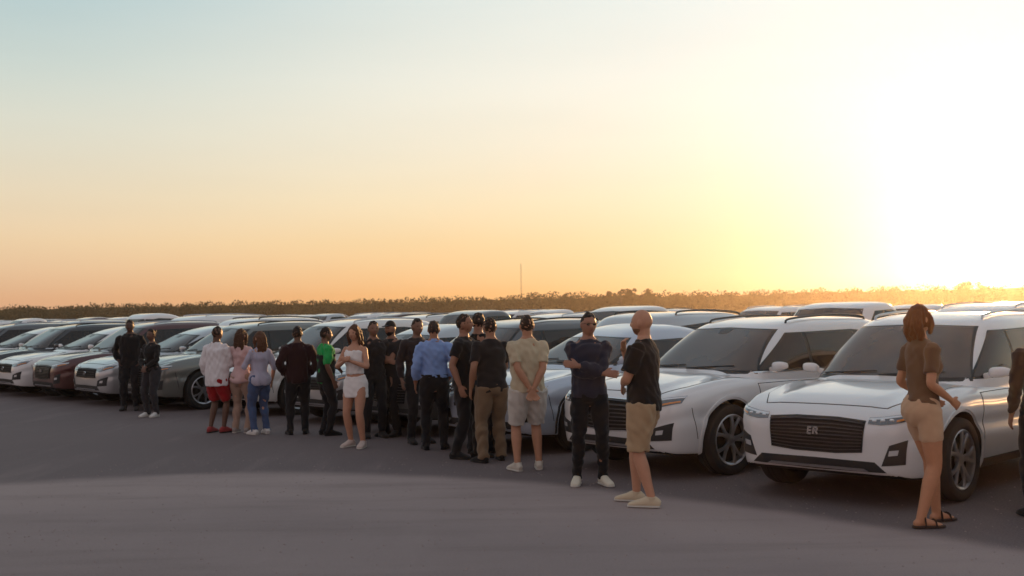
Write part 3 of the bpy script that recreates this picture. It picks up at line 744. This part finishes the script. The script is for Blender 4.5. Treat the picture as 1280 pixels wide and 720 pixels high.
    # lower garment
    V, F = [], []; wt = bt.get('waist', 1.0); o2 = bt.get('off', .012)
    zs = [.80] + [z for z in Z if .82 < z < wt - .02] + [wt]
    tube(V, F, [B(0, np.interp(z, Z, YO), z) for z in zs], [(np.interp(z, Z, HWa) + o2, np.interp(z, Z, HDa) + o2) for z in zs], up=(0, -1, 0), seg=28, sub=3, dome=False)
    if bt.get('skirt'):
        e = bt['skirt']; tube(V, F, [B(0, .01, .95), (hx, .01, .86), (hx, .008, e)], [(.184, .13), (.19, .14), (.195, .145)], up=(0, -1, 0), seg=30, dome=False)
    else:
        for sd in (1, -1):
            P, Rd = legs[sd][:2]; mul = bt.get('r', 1.18); fr = bt.get('len', 1.0)
            P2, R2 = cutline(P, np.array(Rd) * mul + .004, fr)
            mn = bt.get('minr', .058); R2 = np.maximum(R2, mn)
            if fr >= .99: P2 = np.vstack([P2, [P2[-1][0], P2[-1][1] - .0, .055]]); R2 = np.append(R2, R2[-1] * 1.02)
            tube(V, F, P2, R2, seg=20, sub=1, dome=False)
    me = remesh([[a * s for a in v] for v in V], F, vox * 1.15, 2, bt.get('fold', fold), int(px) + 9)
    finish(bt.get('name', 'trousers'), me, fabric(bt['c']), body, fix=False)
    if bt.get('belt'):
        V, F = [], []; z = wt + .005
        tube(V, F, [B(0, .002, z - .018), B(0, .002, z + .018)], [(np.interp(z, Z, HWa) + .021, np.interp(z, Z, HDa) + .021)] * 2, up=(0, -1, 0), seg=28, sub=1, dome=False); V = [[a * s for a in v] for v in V]
        mk('belt', V, F, fabric((25, 20, 18)), body)
    # shoes
    sc_ = k.get('shoe', (28, 26, 26)); sole = k.get('sole', (200, 195, 185) if sum(sc_) > 300 else (30, 28, 28))
    for sd in (1, -1):
        an, fd = legs[sd][3], legs[sd][4]; fs = .9 if fem else 1.0; V, F = [], []
        L2 = lambda lst: [tuple((an + fd * a * fs + Vector((0, 0, z - .08))) * s) for a, z in lst]
        if k.get('sandal'):
            for a in (.02, .12):
                tube(V, F, [tuple((an + fd * a * fs + Vector((fd.y, -fd.x, 0)) * w * .046 + Vector((0, 0, zz - .08))) * s) for w, zz in ((-1, .01), (-.8, .05 if a > .1 else .075), (0, .062 if a > .1 else .10), (.8, .05 if a > .1 else .075), (1, .01))], [(.012, .004)] * 5, up=tuple(fd), seg=8, sub=2)
        else:
            tube(V, F, L2([(-.058, .04), (-.02, .052), (.03, .056), (.09, .043), (.15, .032), (.20, .024)]), [(.034, .040), (.040, .052), (.042, .050), (.046, .036), (.048, .028), (.036, .018)], up=(0, 0, 1), seg=16, sub=3, power=.85)
            tube(V, F, [tuple((an + Vector((0, 0, -.02))) * s), tuple((an + Vector((0, .004, .018))) * s)], [.043, .046], seg=16, sub=1, dome=False)
        sh = mk('shoe' if not k.get('sandal') else 'sandal', V, F, fabric(sc_), body)
        V, F = [], []
        tube(V, F, L2([(-.066, .0135), (-.02, .0135), (.05, .0135), (.14, .0135), (.208, .0135)]), [(.034, .0125), (.042, .0125), (.041, .0125), (.051, .0125), (.036, .0125)], up=(0, 0, 1), seg=20, sub=3, power=.7)
        mk('sole', V, F, fabric(sole), sh)
    return root

TRS = dict(c=(30, 29, 32), name='trousers')
person(163, 513, 400, 10, 'person all in black facing the camera, left of the pair at far left', top=dict(c=(22, 22, 26), sleeve=.97, name='jacket'), bot=dict(TRS, r=1.3), girth=1.12, skin=(80, 56, 46), arms=('pocket', 'pocket'), shoe=(35, 33, 33))
person(190, 521, 411, -25, 'person in black top and white shoes, right one of the pair at far left', top=dict(c=(26, 26, 29), sleeve=.97), bot=dict(c=(50, 48, 52), name='trousers'), skin=(110, 80, 66), hair='bun', f=True, arms=('clasp', 'clasp'), shoe=(205, 200, 195))
person(272, 541, 408, 150, 'person in loose white long shirt and red shorts seen from behind', top=dict(c=(222, 216, 216), sleeve=.9, hem=.78, off=.035, wmin=.18, sr=1.55), bot=dict(c=(150, 22, 30), len=.46, r=1.4, minr=.09, name='shorts'), skin=(96, 68, 54), hair='crop', arms=('down', 'belly'), shoe=(150, 60, 60), feet=((.12, .04, 15), (-.1, -.04, -5)))
person(302, 541, 411, 165, 'person with long brown hair, pink top and beige trousers beside the red shorts', top=dict(c=(205, 172, 170), sleeve=.33), bot=dict(c=(160, 132, 116), r=1.12, name='trousers'), f=True, hair='long', hc=(72, 48, 34), skin=(186, 138, 112), arms=('belly', 'down'), shoe=(150, 140, 135))
person(326, 543, 414, -140, 'person in pale lilac top and blue jeans with long brown hair', top=dict(c=(176, 170, 186), sleeve=.6, off=.022), bot=dict(c=(72, 88, 120), r=1.12, name='jeans'), f=True, hair='long', hc=(90, 58, 38), skin=(190, 142, 116), arms=('chest', 'down'), shoe=(210, 205, 200), hip=.02)
person(373, 543, 408, 195, 'person in dark maroon jacket and black trousers seen from behind', top=dict(c=(44, 20, 24), sleeve=.97, off=.024, wmin=.17, hem=.84, sr=1.45, name='jacket'), bot=dict(TRS, r=1.25), hair='short', skin=(100, 72, 58), girth=1.08, arms=('pocket', 'pocket'), feet=((.13, .02, 10), (-.11, 0, -10)))
person(408, 544, 409, 120, 'person in bright green shirt with black vest and black trousers', top=dict(c=(38, 156, 78), sleeve=.5, off=.02, sr=1.45, vest=(26, 28, 28)), bot=dict(TRS, r=1.2), hair='short', skin=(120, 84, 66), arms=('belly', 'down'))
person(445, 559, 406, -25, 'woman in white strapless top and short white skirt with hands at her chest', top=dict(c=(230, 224, 220), sleeve=0, hem=1.05, top_z=1.36), bot=dict(c=(230, 224, 220), skirt=.71, waist=1.03, name='skirt', fold=.004), f=True, hair='long', hc=(82, 54, 38), skin=(184, 134, 108), arms=('chest', 'chest'), shoe=(190, 170, 160), feet=((.14, -.03, 15), (-.1, .03, -12)))
person(468, 547, 401, 20, 'person in black half hidden behind the woman in the white skirt', top=dict(c=(32, 30, 32), sleeve=.33), bot=TRS, skin=(130, 94, 76), arms=('down', 'pocket'))
person(490, 545, 401, -35, 'man in black t-shirt and dark cap with crossed arms', top=dict(c=(36, 34, 36), sleeve=.33, off=.024), bot=dict(TRS, r=1.2), hair='cap', hc=(30, 29, 31), skin=(140, 100, 80), girth=1.12, arms=('crossL', 'elbow'), beard=True)
person(523, 554, 398, 30, 'person in dark top just left of the man in the blue dress shirt', top=dict(c=(44, 36, 38), sleeve=.97), bot=TRS, skin=(120, 88, 72), hair='short', arms=('phone', 'down'))
person(544, 562, 401, 185, 'man in light blue dress shirt and black trousers seen from behind', top=dict(c=(134, 160, 208), sleeve=.90, hem=.97, off=.02, wmin=.16, sr=1.4, collar=True), bot=dict(c=(24, 23, 27), waist=1.0, off=.022, r=1.25, belt=True, name='trousers'), hair='short', hc=(60, 46, 40), skin=(160, 112, 88), girth=1.06, arms=('down', 'pocket'), feet=((.12, .02, 10), (-.12, 0, -12)))
person(583, 573, 393, 70, 'man all in black turned right beside the man in the blue dress shirt', top=dict(c=(28, 27, 30), sleeve=.33, off=.022), bot=dict(TRS, r=1.2), hair='short', skin=(150, 106, 84), girth=1.06, arms=('phone', 'down'), head=(10, 8, 0), feet=((.1, -.1, 8), (-.1, .1, -10)))
person(600, 567, 391, 160, 'person in black half hidden between two men in black', top=dict(c=(24, 23, 26), sleeve=.97), bot=TRS, hair='short', skin=(150, 108, 86), arms=('down', 'down'))
person(616, 577, 397, 200, 'person in black t-shirt and khaki trousers seen from behind', top=dict(c=(32, 30, 32), sleeve=.4, off=.024, wmin=.165), bot=dict(c=(122, 100, 78), r=1.32, minr=.07, name='trousers'), hair='short', hc=(40, 28, 22), skin=(150, 108, 84), arms=('down', 'belly'), feet=((.15, .08, 20), (-.13, -.06, -10)), lean=(0, -.03))
person(661, 588, 394, 195, 'man in beige t-shirt and pale shorts with hands behind his back', top=dict(c=(190, 174, 146), sleeve=.4, off=.026, wmin=.165, hem=.88), bot=dict(c=(192, 184, 174), len=.47, r=1.45, minr=.098, name='shorts'), hair='short', hc=(52, 36, 26), skin=(176, 126, 98), arms=('behind', 'behind'), shoe=(196, 186, 172), head=(-10, 5, 0), feet=((.14, .03, 12), (-.13, -.03, -14)), girth=1.05)
person(738, 606, 391, 3, 'man in navy sweater and sunglasses facing the camera with crossed arms', top=dict(c=(44, 46, 60), sleeve=.97, off=.020, wmin=.155, hem=.90, sr=1.4, name='sweater'), bot=dict(c=(22, 21, 24), r=1.14, minr=.05, name='trousers'), hair='short', hc=(28, 22, 20), skin=(160, 114, 92), glasses=True, arms=('crossL', 'elbow'), shoe=(214, 204, 184), feet=((.13, -.01, 16), (-.13, .03, -14)), head=(12, 0, 0))
person(807, 631, 387, -115, 'bald man in black t-shirt and khaki shorts with a hand raised to his chin', top=dict(c=(22, 21, 23), sleeve=.42, off=.024, wmin=.17, hem=.86, sr=1.5), bot=dict(c=(172, 144, 112), len=.50, r=1.42, minr=.098, name='shorts'), hair='bald', skin=(190, 138, 110), arms=('belly', 'chin'), shoe=(206, 188, 160), feet=((.13, .10, 8), (-.11, -.12, -4)), girth=1.1, beard=True, hc=(120, 84, 64), head=(-4, 2, 0))
person(1157, 657, 381, 104, 'woman in brown t-shirt and short tan bottoms turned right at the nearest SUV', top=dict(c=(108, 78, 58), sleeve=.36, off=.010, hem=.97), bot=dict(c=(200, 162, 130), r=1.03, minr=.06, len=.28, fold=.003, off=.006, waist=1.02, name='shorts'), f=True, hair='long', hlen=.62, hc=(118, 64, 32), skin=(190, 132, 98), arms=('fronthip', 'fronthip'), sandal=True, shoe=(60, 44, 36), sole=(70, 52, 42), feet=((.10, -.17, 10), (-.09, .10, -6)), head=(14, 14, 0), girth=1.04)
person(1308, 648, 392, 176, 'person in dark top cut off by the right edge of the photo', top=dict(c=(48, 34, 32), sleeve=.97), bot=TRS, skin=(150, 106, 84), arms=('down', 'pocket'))

# ---------------------------------------------------------------- ground
def ground_mat():
    m = bpy.data.materials.new('worn_asphalt'); m.use_nodes = True; nt = m.node_tree; N = nt.nodes; L = nt.links; b = N['Principled BSDF']
    tc = N.new('ShaderNodeTexCoord'); P = tc.outputs['Object']
    def noise_(sc, det=5, rough=.55, st=None):
        n = N.new('ShaderNodeTexNoise'); n.inputs['Scale'].default_value = sc; n.inputs['Detail'].default_value = det; n.inputs['Roughness'].default_value = rough
        if st:
            mp = N.new('ShaderNodeMapping'); mp.inputs['Scale'].default_value = st[0]; mp.inputs['Rotation'].default_value = (0, 0, st[1]); L.new(P, mp.inputs[0]); L.new(mp.outputs[0], n.inputs['Vector'])
        else: L.new(P, n.inputs['Vector'])
        return n.outputs['Fac']
    def math_(op, a, b_=None, c=None):
        n = N.new('ShaderNodeMath'); n.operation = op
        for i, v in enumerate((a, b_, c)):
            if v is None: continue
            if isinstance(v, (int, float)): n.inputs[i].default_value = v
            else: L.new(v, n.inputs[i])
        return n.outputs[0]
    def rng_(v, a, b_, c=0, d=1):
        n = N.new('ShaderNodeMapRange'); n.interpolation_type = 'SMOOTHSTEP'
        for i, x in enumerate((a, b_, c, d)): n.inputs[i + 1].default_value = x
        L.new(v, n.inputs[0]); return n.outputs[0]
    def mix(f, a, b_, bl='MIX'):
        n = N.new('ShaderNodeMix'); n.data_type = 'RGBA'; n.blend_type = bl
        for i, v in ((0, f), (6, a), (7, b_)):
            if isinstance(v, (int, float)): n.inputs[i].default_value = v
            elif isinstance(v, tuple): n.inputs[i].default_value = (*v, 1)
            else: L.new(v, n.inputs[i])
        return n.outputs[2]
    sp = N.new('ShaderNodeSeparateXYZ'); L.new(P, sp.inputs[0]); X, Y = sp.outputs[0], sp.outputs[1]
    # sunlit foreground painted into the colour, lighter than the asphalt past a bowed edge
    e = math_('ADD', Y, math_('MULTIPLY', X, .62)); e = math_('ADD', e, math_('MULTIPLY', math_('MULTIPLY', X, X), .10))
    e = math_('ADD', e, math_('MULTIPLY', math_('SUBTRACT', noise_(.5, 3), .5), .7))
    sunlit_band = rng_(e, 11.9, 11.3); inner = rng_(e, 10.6, 8.6)
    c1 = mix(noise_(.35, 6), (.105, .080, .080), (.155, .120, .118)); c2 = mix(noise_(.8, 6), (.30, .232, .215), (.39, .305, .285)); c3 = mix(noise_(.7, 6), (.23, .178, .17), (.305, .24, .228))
    col = mix(sunlit_band, c1, c2); col = mix(inner, col, c3)
    st = noise_(1.2, 4, .6, ((.25, 1.6, 1), R(-42))); col = mix(rng_(st, .45, .75, 0, .35), col, (.13, .10, .096))
    st2 = noise_(.9, 5, .6, ((2.2, .3, 1), R(20))); col = mix(rng_(st2, .5, .8, 0, .22), col, (.38, .30, .28))
    fine = noise_(55, 3, .8); col = mix(rng_(fine, .35, .7, 0, .28), col, (.38, .30, .285)); col = mix(rng_(noise_(130, 2), .55, .7, 0, .4), col, (.07, .054, .052))
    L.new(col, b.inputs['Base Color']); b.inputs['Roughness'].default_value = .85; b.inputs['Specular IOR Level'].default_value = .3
    bp = N.new('ShaderNodeBump'); bp.inputs['Strength'].default_value = .55; bp.inputs['Distance'].default_value = .014
    h = math_('ADD', fine, math_('MULTIPLY', noise_(6, 5), 1.2)); L.new(h, bp.inputs['Height']); L.new(bp.outputs[0], b.inputs['Normal'])
    return m
gv = []; gf = []
xs = [-1500, -300, -60, -20, 20, 60, 300, 1500]; ys = [-300, -30, 0, 30, 80, 300, 1500]
for y in ys:
    for x in xs: gv.append((x, y, 0))
for j in range(len(ys) - 1):
    for i in range(len(xs) - 1): a = j * len(xs) + i; gf.append((a, a + 1, a + 1 + len(xs), a + len(xs)))
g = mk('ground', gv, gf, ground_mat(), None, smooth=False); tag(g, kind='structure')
# loose grit
V, F = [], []
for i in range(2200):
    x = random.uniform(-5, 5.5); y = random.uniform(4.5, 14) ** 1.0; r = random.uniform(.003, .012)
    b = len(V); rot = random.uniform(0, 6)
    for k in range(5): a = rot + k * 1.257; V.append([x + r * math.cos(a) * random.uniform(.7, 1.2), y + r * math.sin(a) * random.uniform(.7, 1.2), 0.0005])
    V.append([x, y, r * .9])
    for k in range(5): F.append((b + k, b + (k + 1) % 5, b + 5))
gr = mk('gravel', V, F, mat('grit', (.30, .235, .22), .9), None, smooth=False); tag(gr, 'loose grit scattered on the pavement', 'gravel', kind='stuff')

# ---------------------------------------------------------------- far wood
fm = bpy.data.materials.new('foliage'); fm.use_nodes = True; nt = fm.node_tree; N = nt.nodes; L = nt.links; N.remove(N['Principled BSDF'])
df = N.new('ShaderNodeBsdfDiffuse'); tr = N.new('ShaderNodeBsdfTranslucent'); ms = N.new('ShaderNodeMixShader'); ms.inputs[0].default_value = .25
tc = N.new('ShaderNodeTexCoord'); nz = N.new('ShaderNodeTexNoise'); nz.inputs['Scale'].default_value = .32; nz.inputs['Detail'].default_value = 6; L.new(tc.outputs['Object'], nz.inputs['Vector'])
cr = N.new('ShaderNodeValToRGB'); cr.color_ramp.elements[0].position = .40; cr.color_ramp.elements[0].color = (.016, .018, .010, 1); cr.color_ramp.elements[1].position = .62; cr.color_ramp.elements[1].color = (.075, .072, .034, 1)
L.new(nz.outputs['Fac'], cr.inputs[0]); L.new(cr.outputs[0], df.inputs[0]); L.new(cr.outputs[0], tr.inputs[0]); L.new(df.outputs[0], ms.inputs[1]); L.new(tr.outputs[0], ms.inputs[2]); L.new(ms.outputs[0], N['Material Output'].inputs[0])
bark = mat('bark', (.06, .045, .035), .9, nscale=4, namt=.3)
def leaves(centers, sizes):
    n = len(centers); C = np.array(centers); S = np.array(sizes)[:, None]
    a = rng.normal(size=(n, 3)); a /= np.linalg.norm(a, axis=1)[:, None]; b = rng.normal(size=(n, 3)); b = np.cross(a, b); b /= np.linalg.norm(b, axis=1)[:, None]
    V = np.stack([C - a * S, C + b * S * .6, C + a * S, C - b * S * .6], 1).reshape(-1, 3); F = np.arange(n * 4).reshape(-1, 4)
    return V.tolist(), F.tolist()
DW = 300
def top_at(px): return CAMH + np.interp(px, [-600, 0, 300, 500, 640, 740, 790, 840, 900, 1100, 1280, 1900], [20, 22, 23, 24, 27, 28, 30, 28, 28, 31, 33, 34]) / 1400 * DW
cs, sz = [], []
for i in range(620):
    X = -290 + 580 * i / 620 + random.uniform(-.6, .6); Y = DW + random.uniform(-9, 14); px = 640 + 1400 * X / Y
    T = top_at(px) * random.choice([.88, .92, .95, .97, 1.0, 1.04]) * (1 + .05 * noise.noise(Vector((X * .05, 0, 0)))); w = random.uniform(2.0, 3.8)
    for k in range(260):
        u = rng.normal(size=3); u /= np.linalg.norm(u); q = rng.uniform(.55, 1) ** .5; zz = T * .55 + u[2] * T * .44 * q
        cs.append((X + u[0] * w * q, Y + u[1] * w * q, max(.3, zz))); sz.append(random.uniform(.14, .38))
V, F = leaves(cs, sz)
b = len(V)
for i in range(291):       # dark undergrowth behind the leaf clumps
    X = -290 + 2 * i; px = 640 + 1400 * X / DW; t = top_at(px) * (.82 + .03 * math.sin(i * 1.7) + .04 * random.random())
    V += [[X, DW + 12, 0], [X, DW + 12, t]]
for i in range(290): F.append([b + 2 * i, b + 2 * i + 2, b + 2 * i + 3, b + 2 * i + 1])
me = bpy.data.meshes.new('wood'); me.from_pydata(V, [], F); w_ = finish('wood', me, fm, None, fix=False, smooth=False)
tag(w_, 'long low line of dark trees along the horizon', 'wood', kind='stuff')
for i, (px, tp, w, lab) in enumerate(((776, 361, 4.0, 'left one of the two taller trees rising above the tree line'), (802, 359, 4.2, 'right one of the two taller trees rising above the tree line'), (1215, 351, 4.4, 'taller tree in the tree line under the setting sun'))):
    d = ray(px, tp); t = 285 / d.y; X = d.x * t; T = CAMH + d.z * t
    root = empty('tree', (X, 285, 0)); tag(root, lab, 'tree')
    V, F = [], []; tube(V, F, [(0, 0, 0), (.1, 0, T * .4), (0, 0, T * .85)], [.28, .2, .07], seg=8)
    for k in range(5):
        a = k * 1.3; tube(V, F, [(0.05, 0, T * (.35 + .08 * k)), (math.cos(a) * w * .6, math.sin(a) * w * .6, T * (.55 + .07 * k))], [.09, .03], seg=6, sub=1)
    mk('trunk', V, F, bark, root)
    cs, sz = [], []
    for k in range(22):
        qx = random.uniform(-1, 1); c = np.array([qx * w * .85, random.uniform(-1, 1) * w * .7, T * random.uniform(.5, .95 - .12 * qx * qx)]); r = random.uniform(.5, 1.1)
        for q in range(90): u = rng.normal(size=3); u /= np.linalg.norm(u); cs.append(c + u * r * rng.uniform(.5, 1)); sz.append(random.uniform(.13, .28))
    V, F = leaves(cs, sz); me = bpy.data.meshes.new('crown'); me.from_pydata(V, [], F); finish('crown', me, fm, root, fix=False, smooth=False)
# mast
d = ray(651, 331); t = 420 / d.y; X, T = d.x * t, CAMH + d.z * t
V, F = [], []
for k in range(3):
    a = k * 2.094; tube(V, F, [(math.cos(a) * .32, math.sin(a) * .32, 0), (math.cos(a) * .12, math.sin(a) * .12, T)], [.055, .04], seg=5, sub=1)
for z in np.arange(.5, T, 1.1):
    for k in range(3):
        a, c = k * 2.094, (k + 1) * 2.094; r = .32 - .2 * z / T; tube(V, F, [(math.cos(a) * r, math.sin(a) * r, z), (math.cos(c) * r, math.sin(c) * r, z + .9)], [.025, .025], seg=4, sub=1)
ms_ = mk('radio_mast', V, F, M['steel'], None); ms_.location = (X, 420, 0); tag(ms_, 'thin lattice mast rising above the tree line', 'mast')

# ---------------------------------------------------------------- low evening haze over the lot
V, F = [], []; box(V, F, (0, 155, 6.2), (330, 185, 6.8))
hm = bpy.data.materials.new('evening_haze'); hm.use_nodes = True; nt = hm.node_tree; N = nt.nodes; N.remove(N['Principled BSDF'])
vs = N.new('ShaderNodeVolumeScatter'); vs.inputs['Color'].default_value = (1, .88, .74, 1); vs.inputs['Density'].default_value = .00034; vs.inputs['Anisotropy'].default_value = .84
nt.links.new(vs.outputs[0], N['Material Output'].inputs['Volume'])
hz = mk('haze', V, F, hm, None, smooth=False); tag(hz, kind='structure')

# ---------------------------------------------------------------- light
SUN = ray(1244, 316)
el = math.asin(SUN.z); az = math.atan2(SUN.x, SUN.y)
sd_ = bpy.data.lights.new('sun', 'SUN'); sd_.energy = 5.0; sd_.angle = R(.6); sd_.color = (1.0, .52, .20)
so = bpy.data.objects.new('sun', sd_); COL.objects.link(so)
SE = R(7.0)
SL = Vector((math.sin(az) * math.cos(SE), math.cos(az) * math.cos(SE), math.sin(SE)))
so.rotation_euler = SL.to_track_quat('Z', 'Y').to_euler(); so.location = (60, 140, 40)
wld = bpy.data.worlds.new('World'); scene.world = wld; wld.use_nodes = True; nt = wld.node_tree; N = nt.nodes; L = nt.links
for n in list(N): N.remove(n)
out = N.new('ShaderNodeOutputWorld'); tc = N.new('ShaderNodeTexCoord')
def vm(op, a, b=None):
    n = N.new('ShaderNodeVectorMath'); n.operation = op
    for i, v in enumerate((a, b)):
        if v is None: continue
        if isinstance(v, (tuple, Vector)): n.inputs[i].default_value = tuple(v)
        else: L.new(v, n.inputs[i])
    return n
def mm(op, a, b=None):
    n = N.new('ShaderNodeMath'); n.operation = op
    for i, v in enumerate((a, b)):
        if v is None: continue
        if isinstance(v, (int, float)): n.inputs[i].default_value = v
        else: L.new(v, n.inputs[i])
    return n.outputs[0]
def mr(v, a, b, c=0, d=1):
    n = N.new('ShaderNodeMapRange'); n.interpolation_type = 'SMOOTHSTEP'
    for i, x in enumerate((a, b, c, d)): n.inputs[i + 1].default_value = x
    L.new(v, n.inputs[0]); return n.outputs[0]
D = vm('NORMALIZE', tc.outputs['Generated']).outputs[0]
sp = N.new('ShaderNodeSeparateXYZ'); L.new(D, sp.inputs[0]); z = sp.outputs['Z']
dot = vm('DOT_PRODUCT', D, SUN).outputs['Value']
zc = mm('SQRT', mm('MAXIMUM', z, 0.0))
def ramp(stops):
    n = N.new('ShaderNodeValToRGB'); e = n.color_ramp.elements
    while len(e) > 1: e.remove(e[0])
    e[0].position = math.sqrt(stops[0][0]); e[0].color = (*lin(stops[0][1]), 1)
    for p, c in stops[1:]: k = e.new(math.sqrt(p)); k.color = (*lin(c), 1)
    L.new(zc, n.inputs[0]); return n.outputs[0]
A = ramp([(0, (214, 158, 124)), (.02, (226, 174, 132)), (.066, (236, 206, 166)), (.105, (233, 216, 186)), (.15, (224, 220, 201)), (.21, (203, 214, 207)), (.28, (178, 202, 206)), (.45, (168, 184, 194)), (1, (156, 164, 174))])
Bc = ramp([(0, (244, 166, 92)), (.02, (246, 184, 112)), (.066, (248, 214, 160)), (.105, (247, 227, 188)), (.15, (246, 235, 210)), (.21, (243, 239, 224)), (.28, (232, 236, 228)), (.5, (194, 204, 210)), (1, (158, 167, 178))])
Cc = ramp([(0, (176, 150, 148)), (.1, (200, 172, 166)), (.3, (188, 176, 178)), (1, (156, 164, 174))])
def mixc(f, a, b, bl='MIX'):
    n = N.new('ShaderNodeMix'); n.data_type = 'RGBA'; n.blend_type = bl
    for i, v in ((0, f), (6, a), (7, b)):
        if isinstance(v, (int, float)): n.inputs[i].default_value = v
        elif isinstance(v, tuple): n.inputs[i].default_value = (*v, 1)
        else: L.new(v, n.inputs[i])
    return n.outputs[2]
col = mixc(mr(dot, .66, .97), A, Bc)
col = mixc(mr(dot, .3, -.5), col, Cc)
dp = mm('MAXIMUM', dot, 0.0)
def glow(p, c, k):
    n = N.new('ShaderNodeVectorMath'); n.operation = 'SCALE'; n.inputs[0].default_value = tuple(x * k for x in c); L.new(mm('POWER', dp, p), n.inputs[3]); return n.outputs[0]
for p, c, k in ((14, (.35, .65, 1.0), .10), (45, (.8, .9, 1.0), .20), (150, (.95, .92, .82), .32), (500, (1, .88, .62), .6), (1800, (1, .86, .55), 1.6), (9000, (1, .85, .6), 6)):
    n = N.new('ShaderNodeVectorMath'); n.operation = 'ADD'; L.new(col, n.inputs[0]); L.new(glow(p, c, k), n.inputs[1]); col = n.outputs[0]
# faint high haze streaks
mp = N.new('ShaderNodeMapping'); mp.inputs['Scale'].default_value = (1.2, 1.2, 9); L.new(D, mp.inputs[0]); nn = N.new('ShaderNodeTexNoise'); nn.inputs['Scale'].default_value = 1.6; nn.inputs['Detail'].default_value = 4; L.new(mp.outputs[0], nn.inputs['Vector'])
n = N.new('ShaderNodeVectorMath'); n.operation = 'SCALE'; L.new(col, n.inputs[0]); L.new(mr(nn.outputs['Fac'], .3, .7, .98, 1.02), n.inputs[3]); col = n.outputs[0]
bg = N.new('ShaderNodeBackground'); L.new(col, bg.inputs[0]); bg.inputs[1].default_value = 1.0
sky = N.new('ShaderNodeTexSky'); sky.sky_type = 'NISHITA'; sky.sun_disc = False; sky.sun_elevation = el; sky.sun_rotation = az; sky.air_density = 1.2; sky.dust_density = 2
bg2 = N.new('ShaderNodeBackground'); L.new(sky.outputs[0], bg2.inputs[0]); bg2.inputs[1].default_value = .004
ad = N.new('ShaderNodeAddShader'); L.new(bg.outputs[0], ad.inputs[0]); L.new(bg2.outputs[0], ad.inputs[1]); L.new(ad.outputs[0], out.inputs[0])
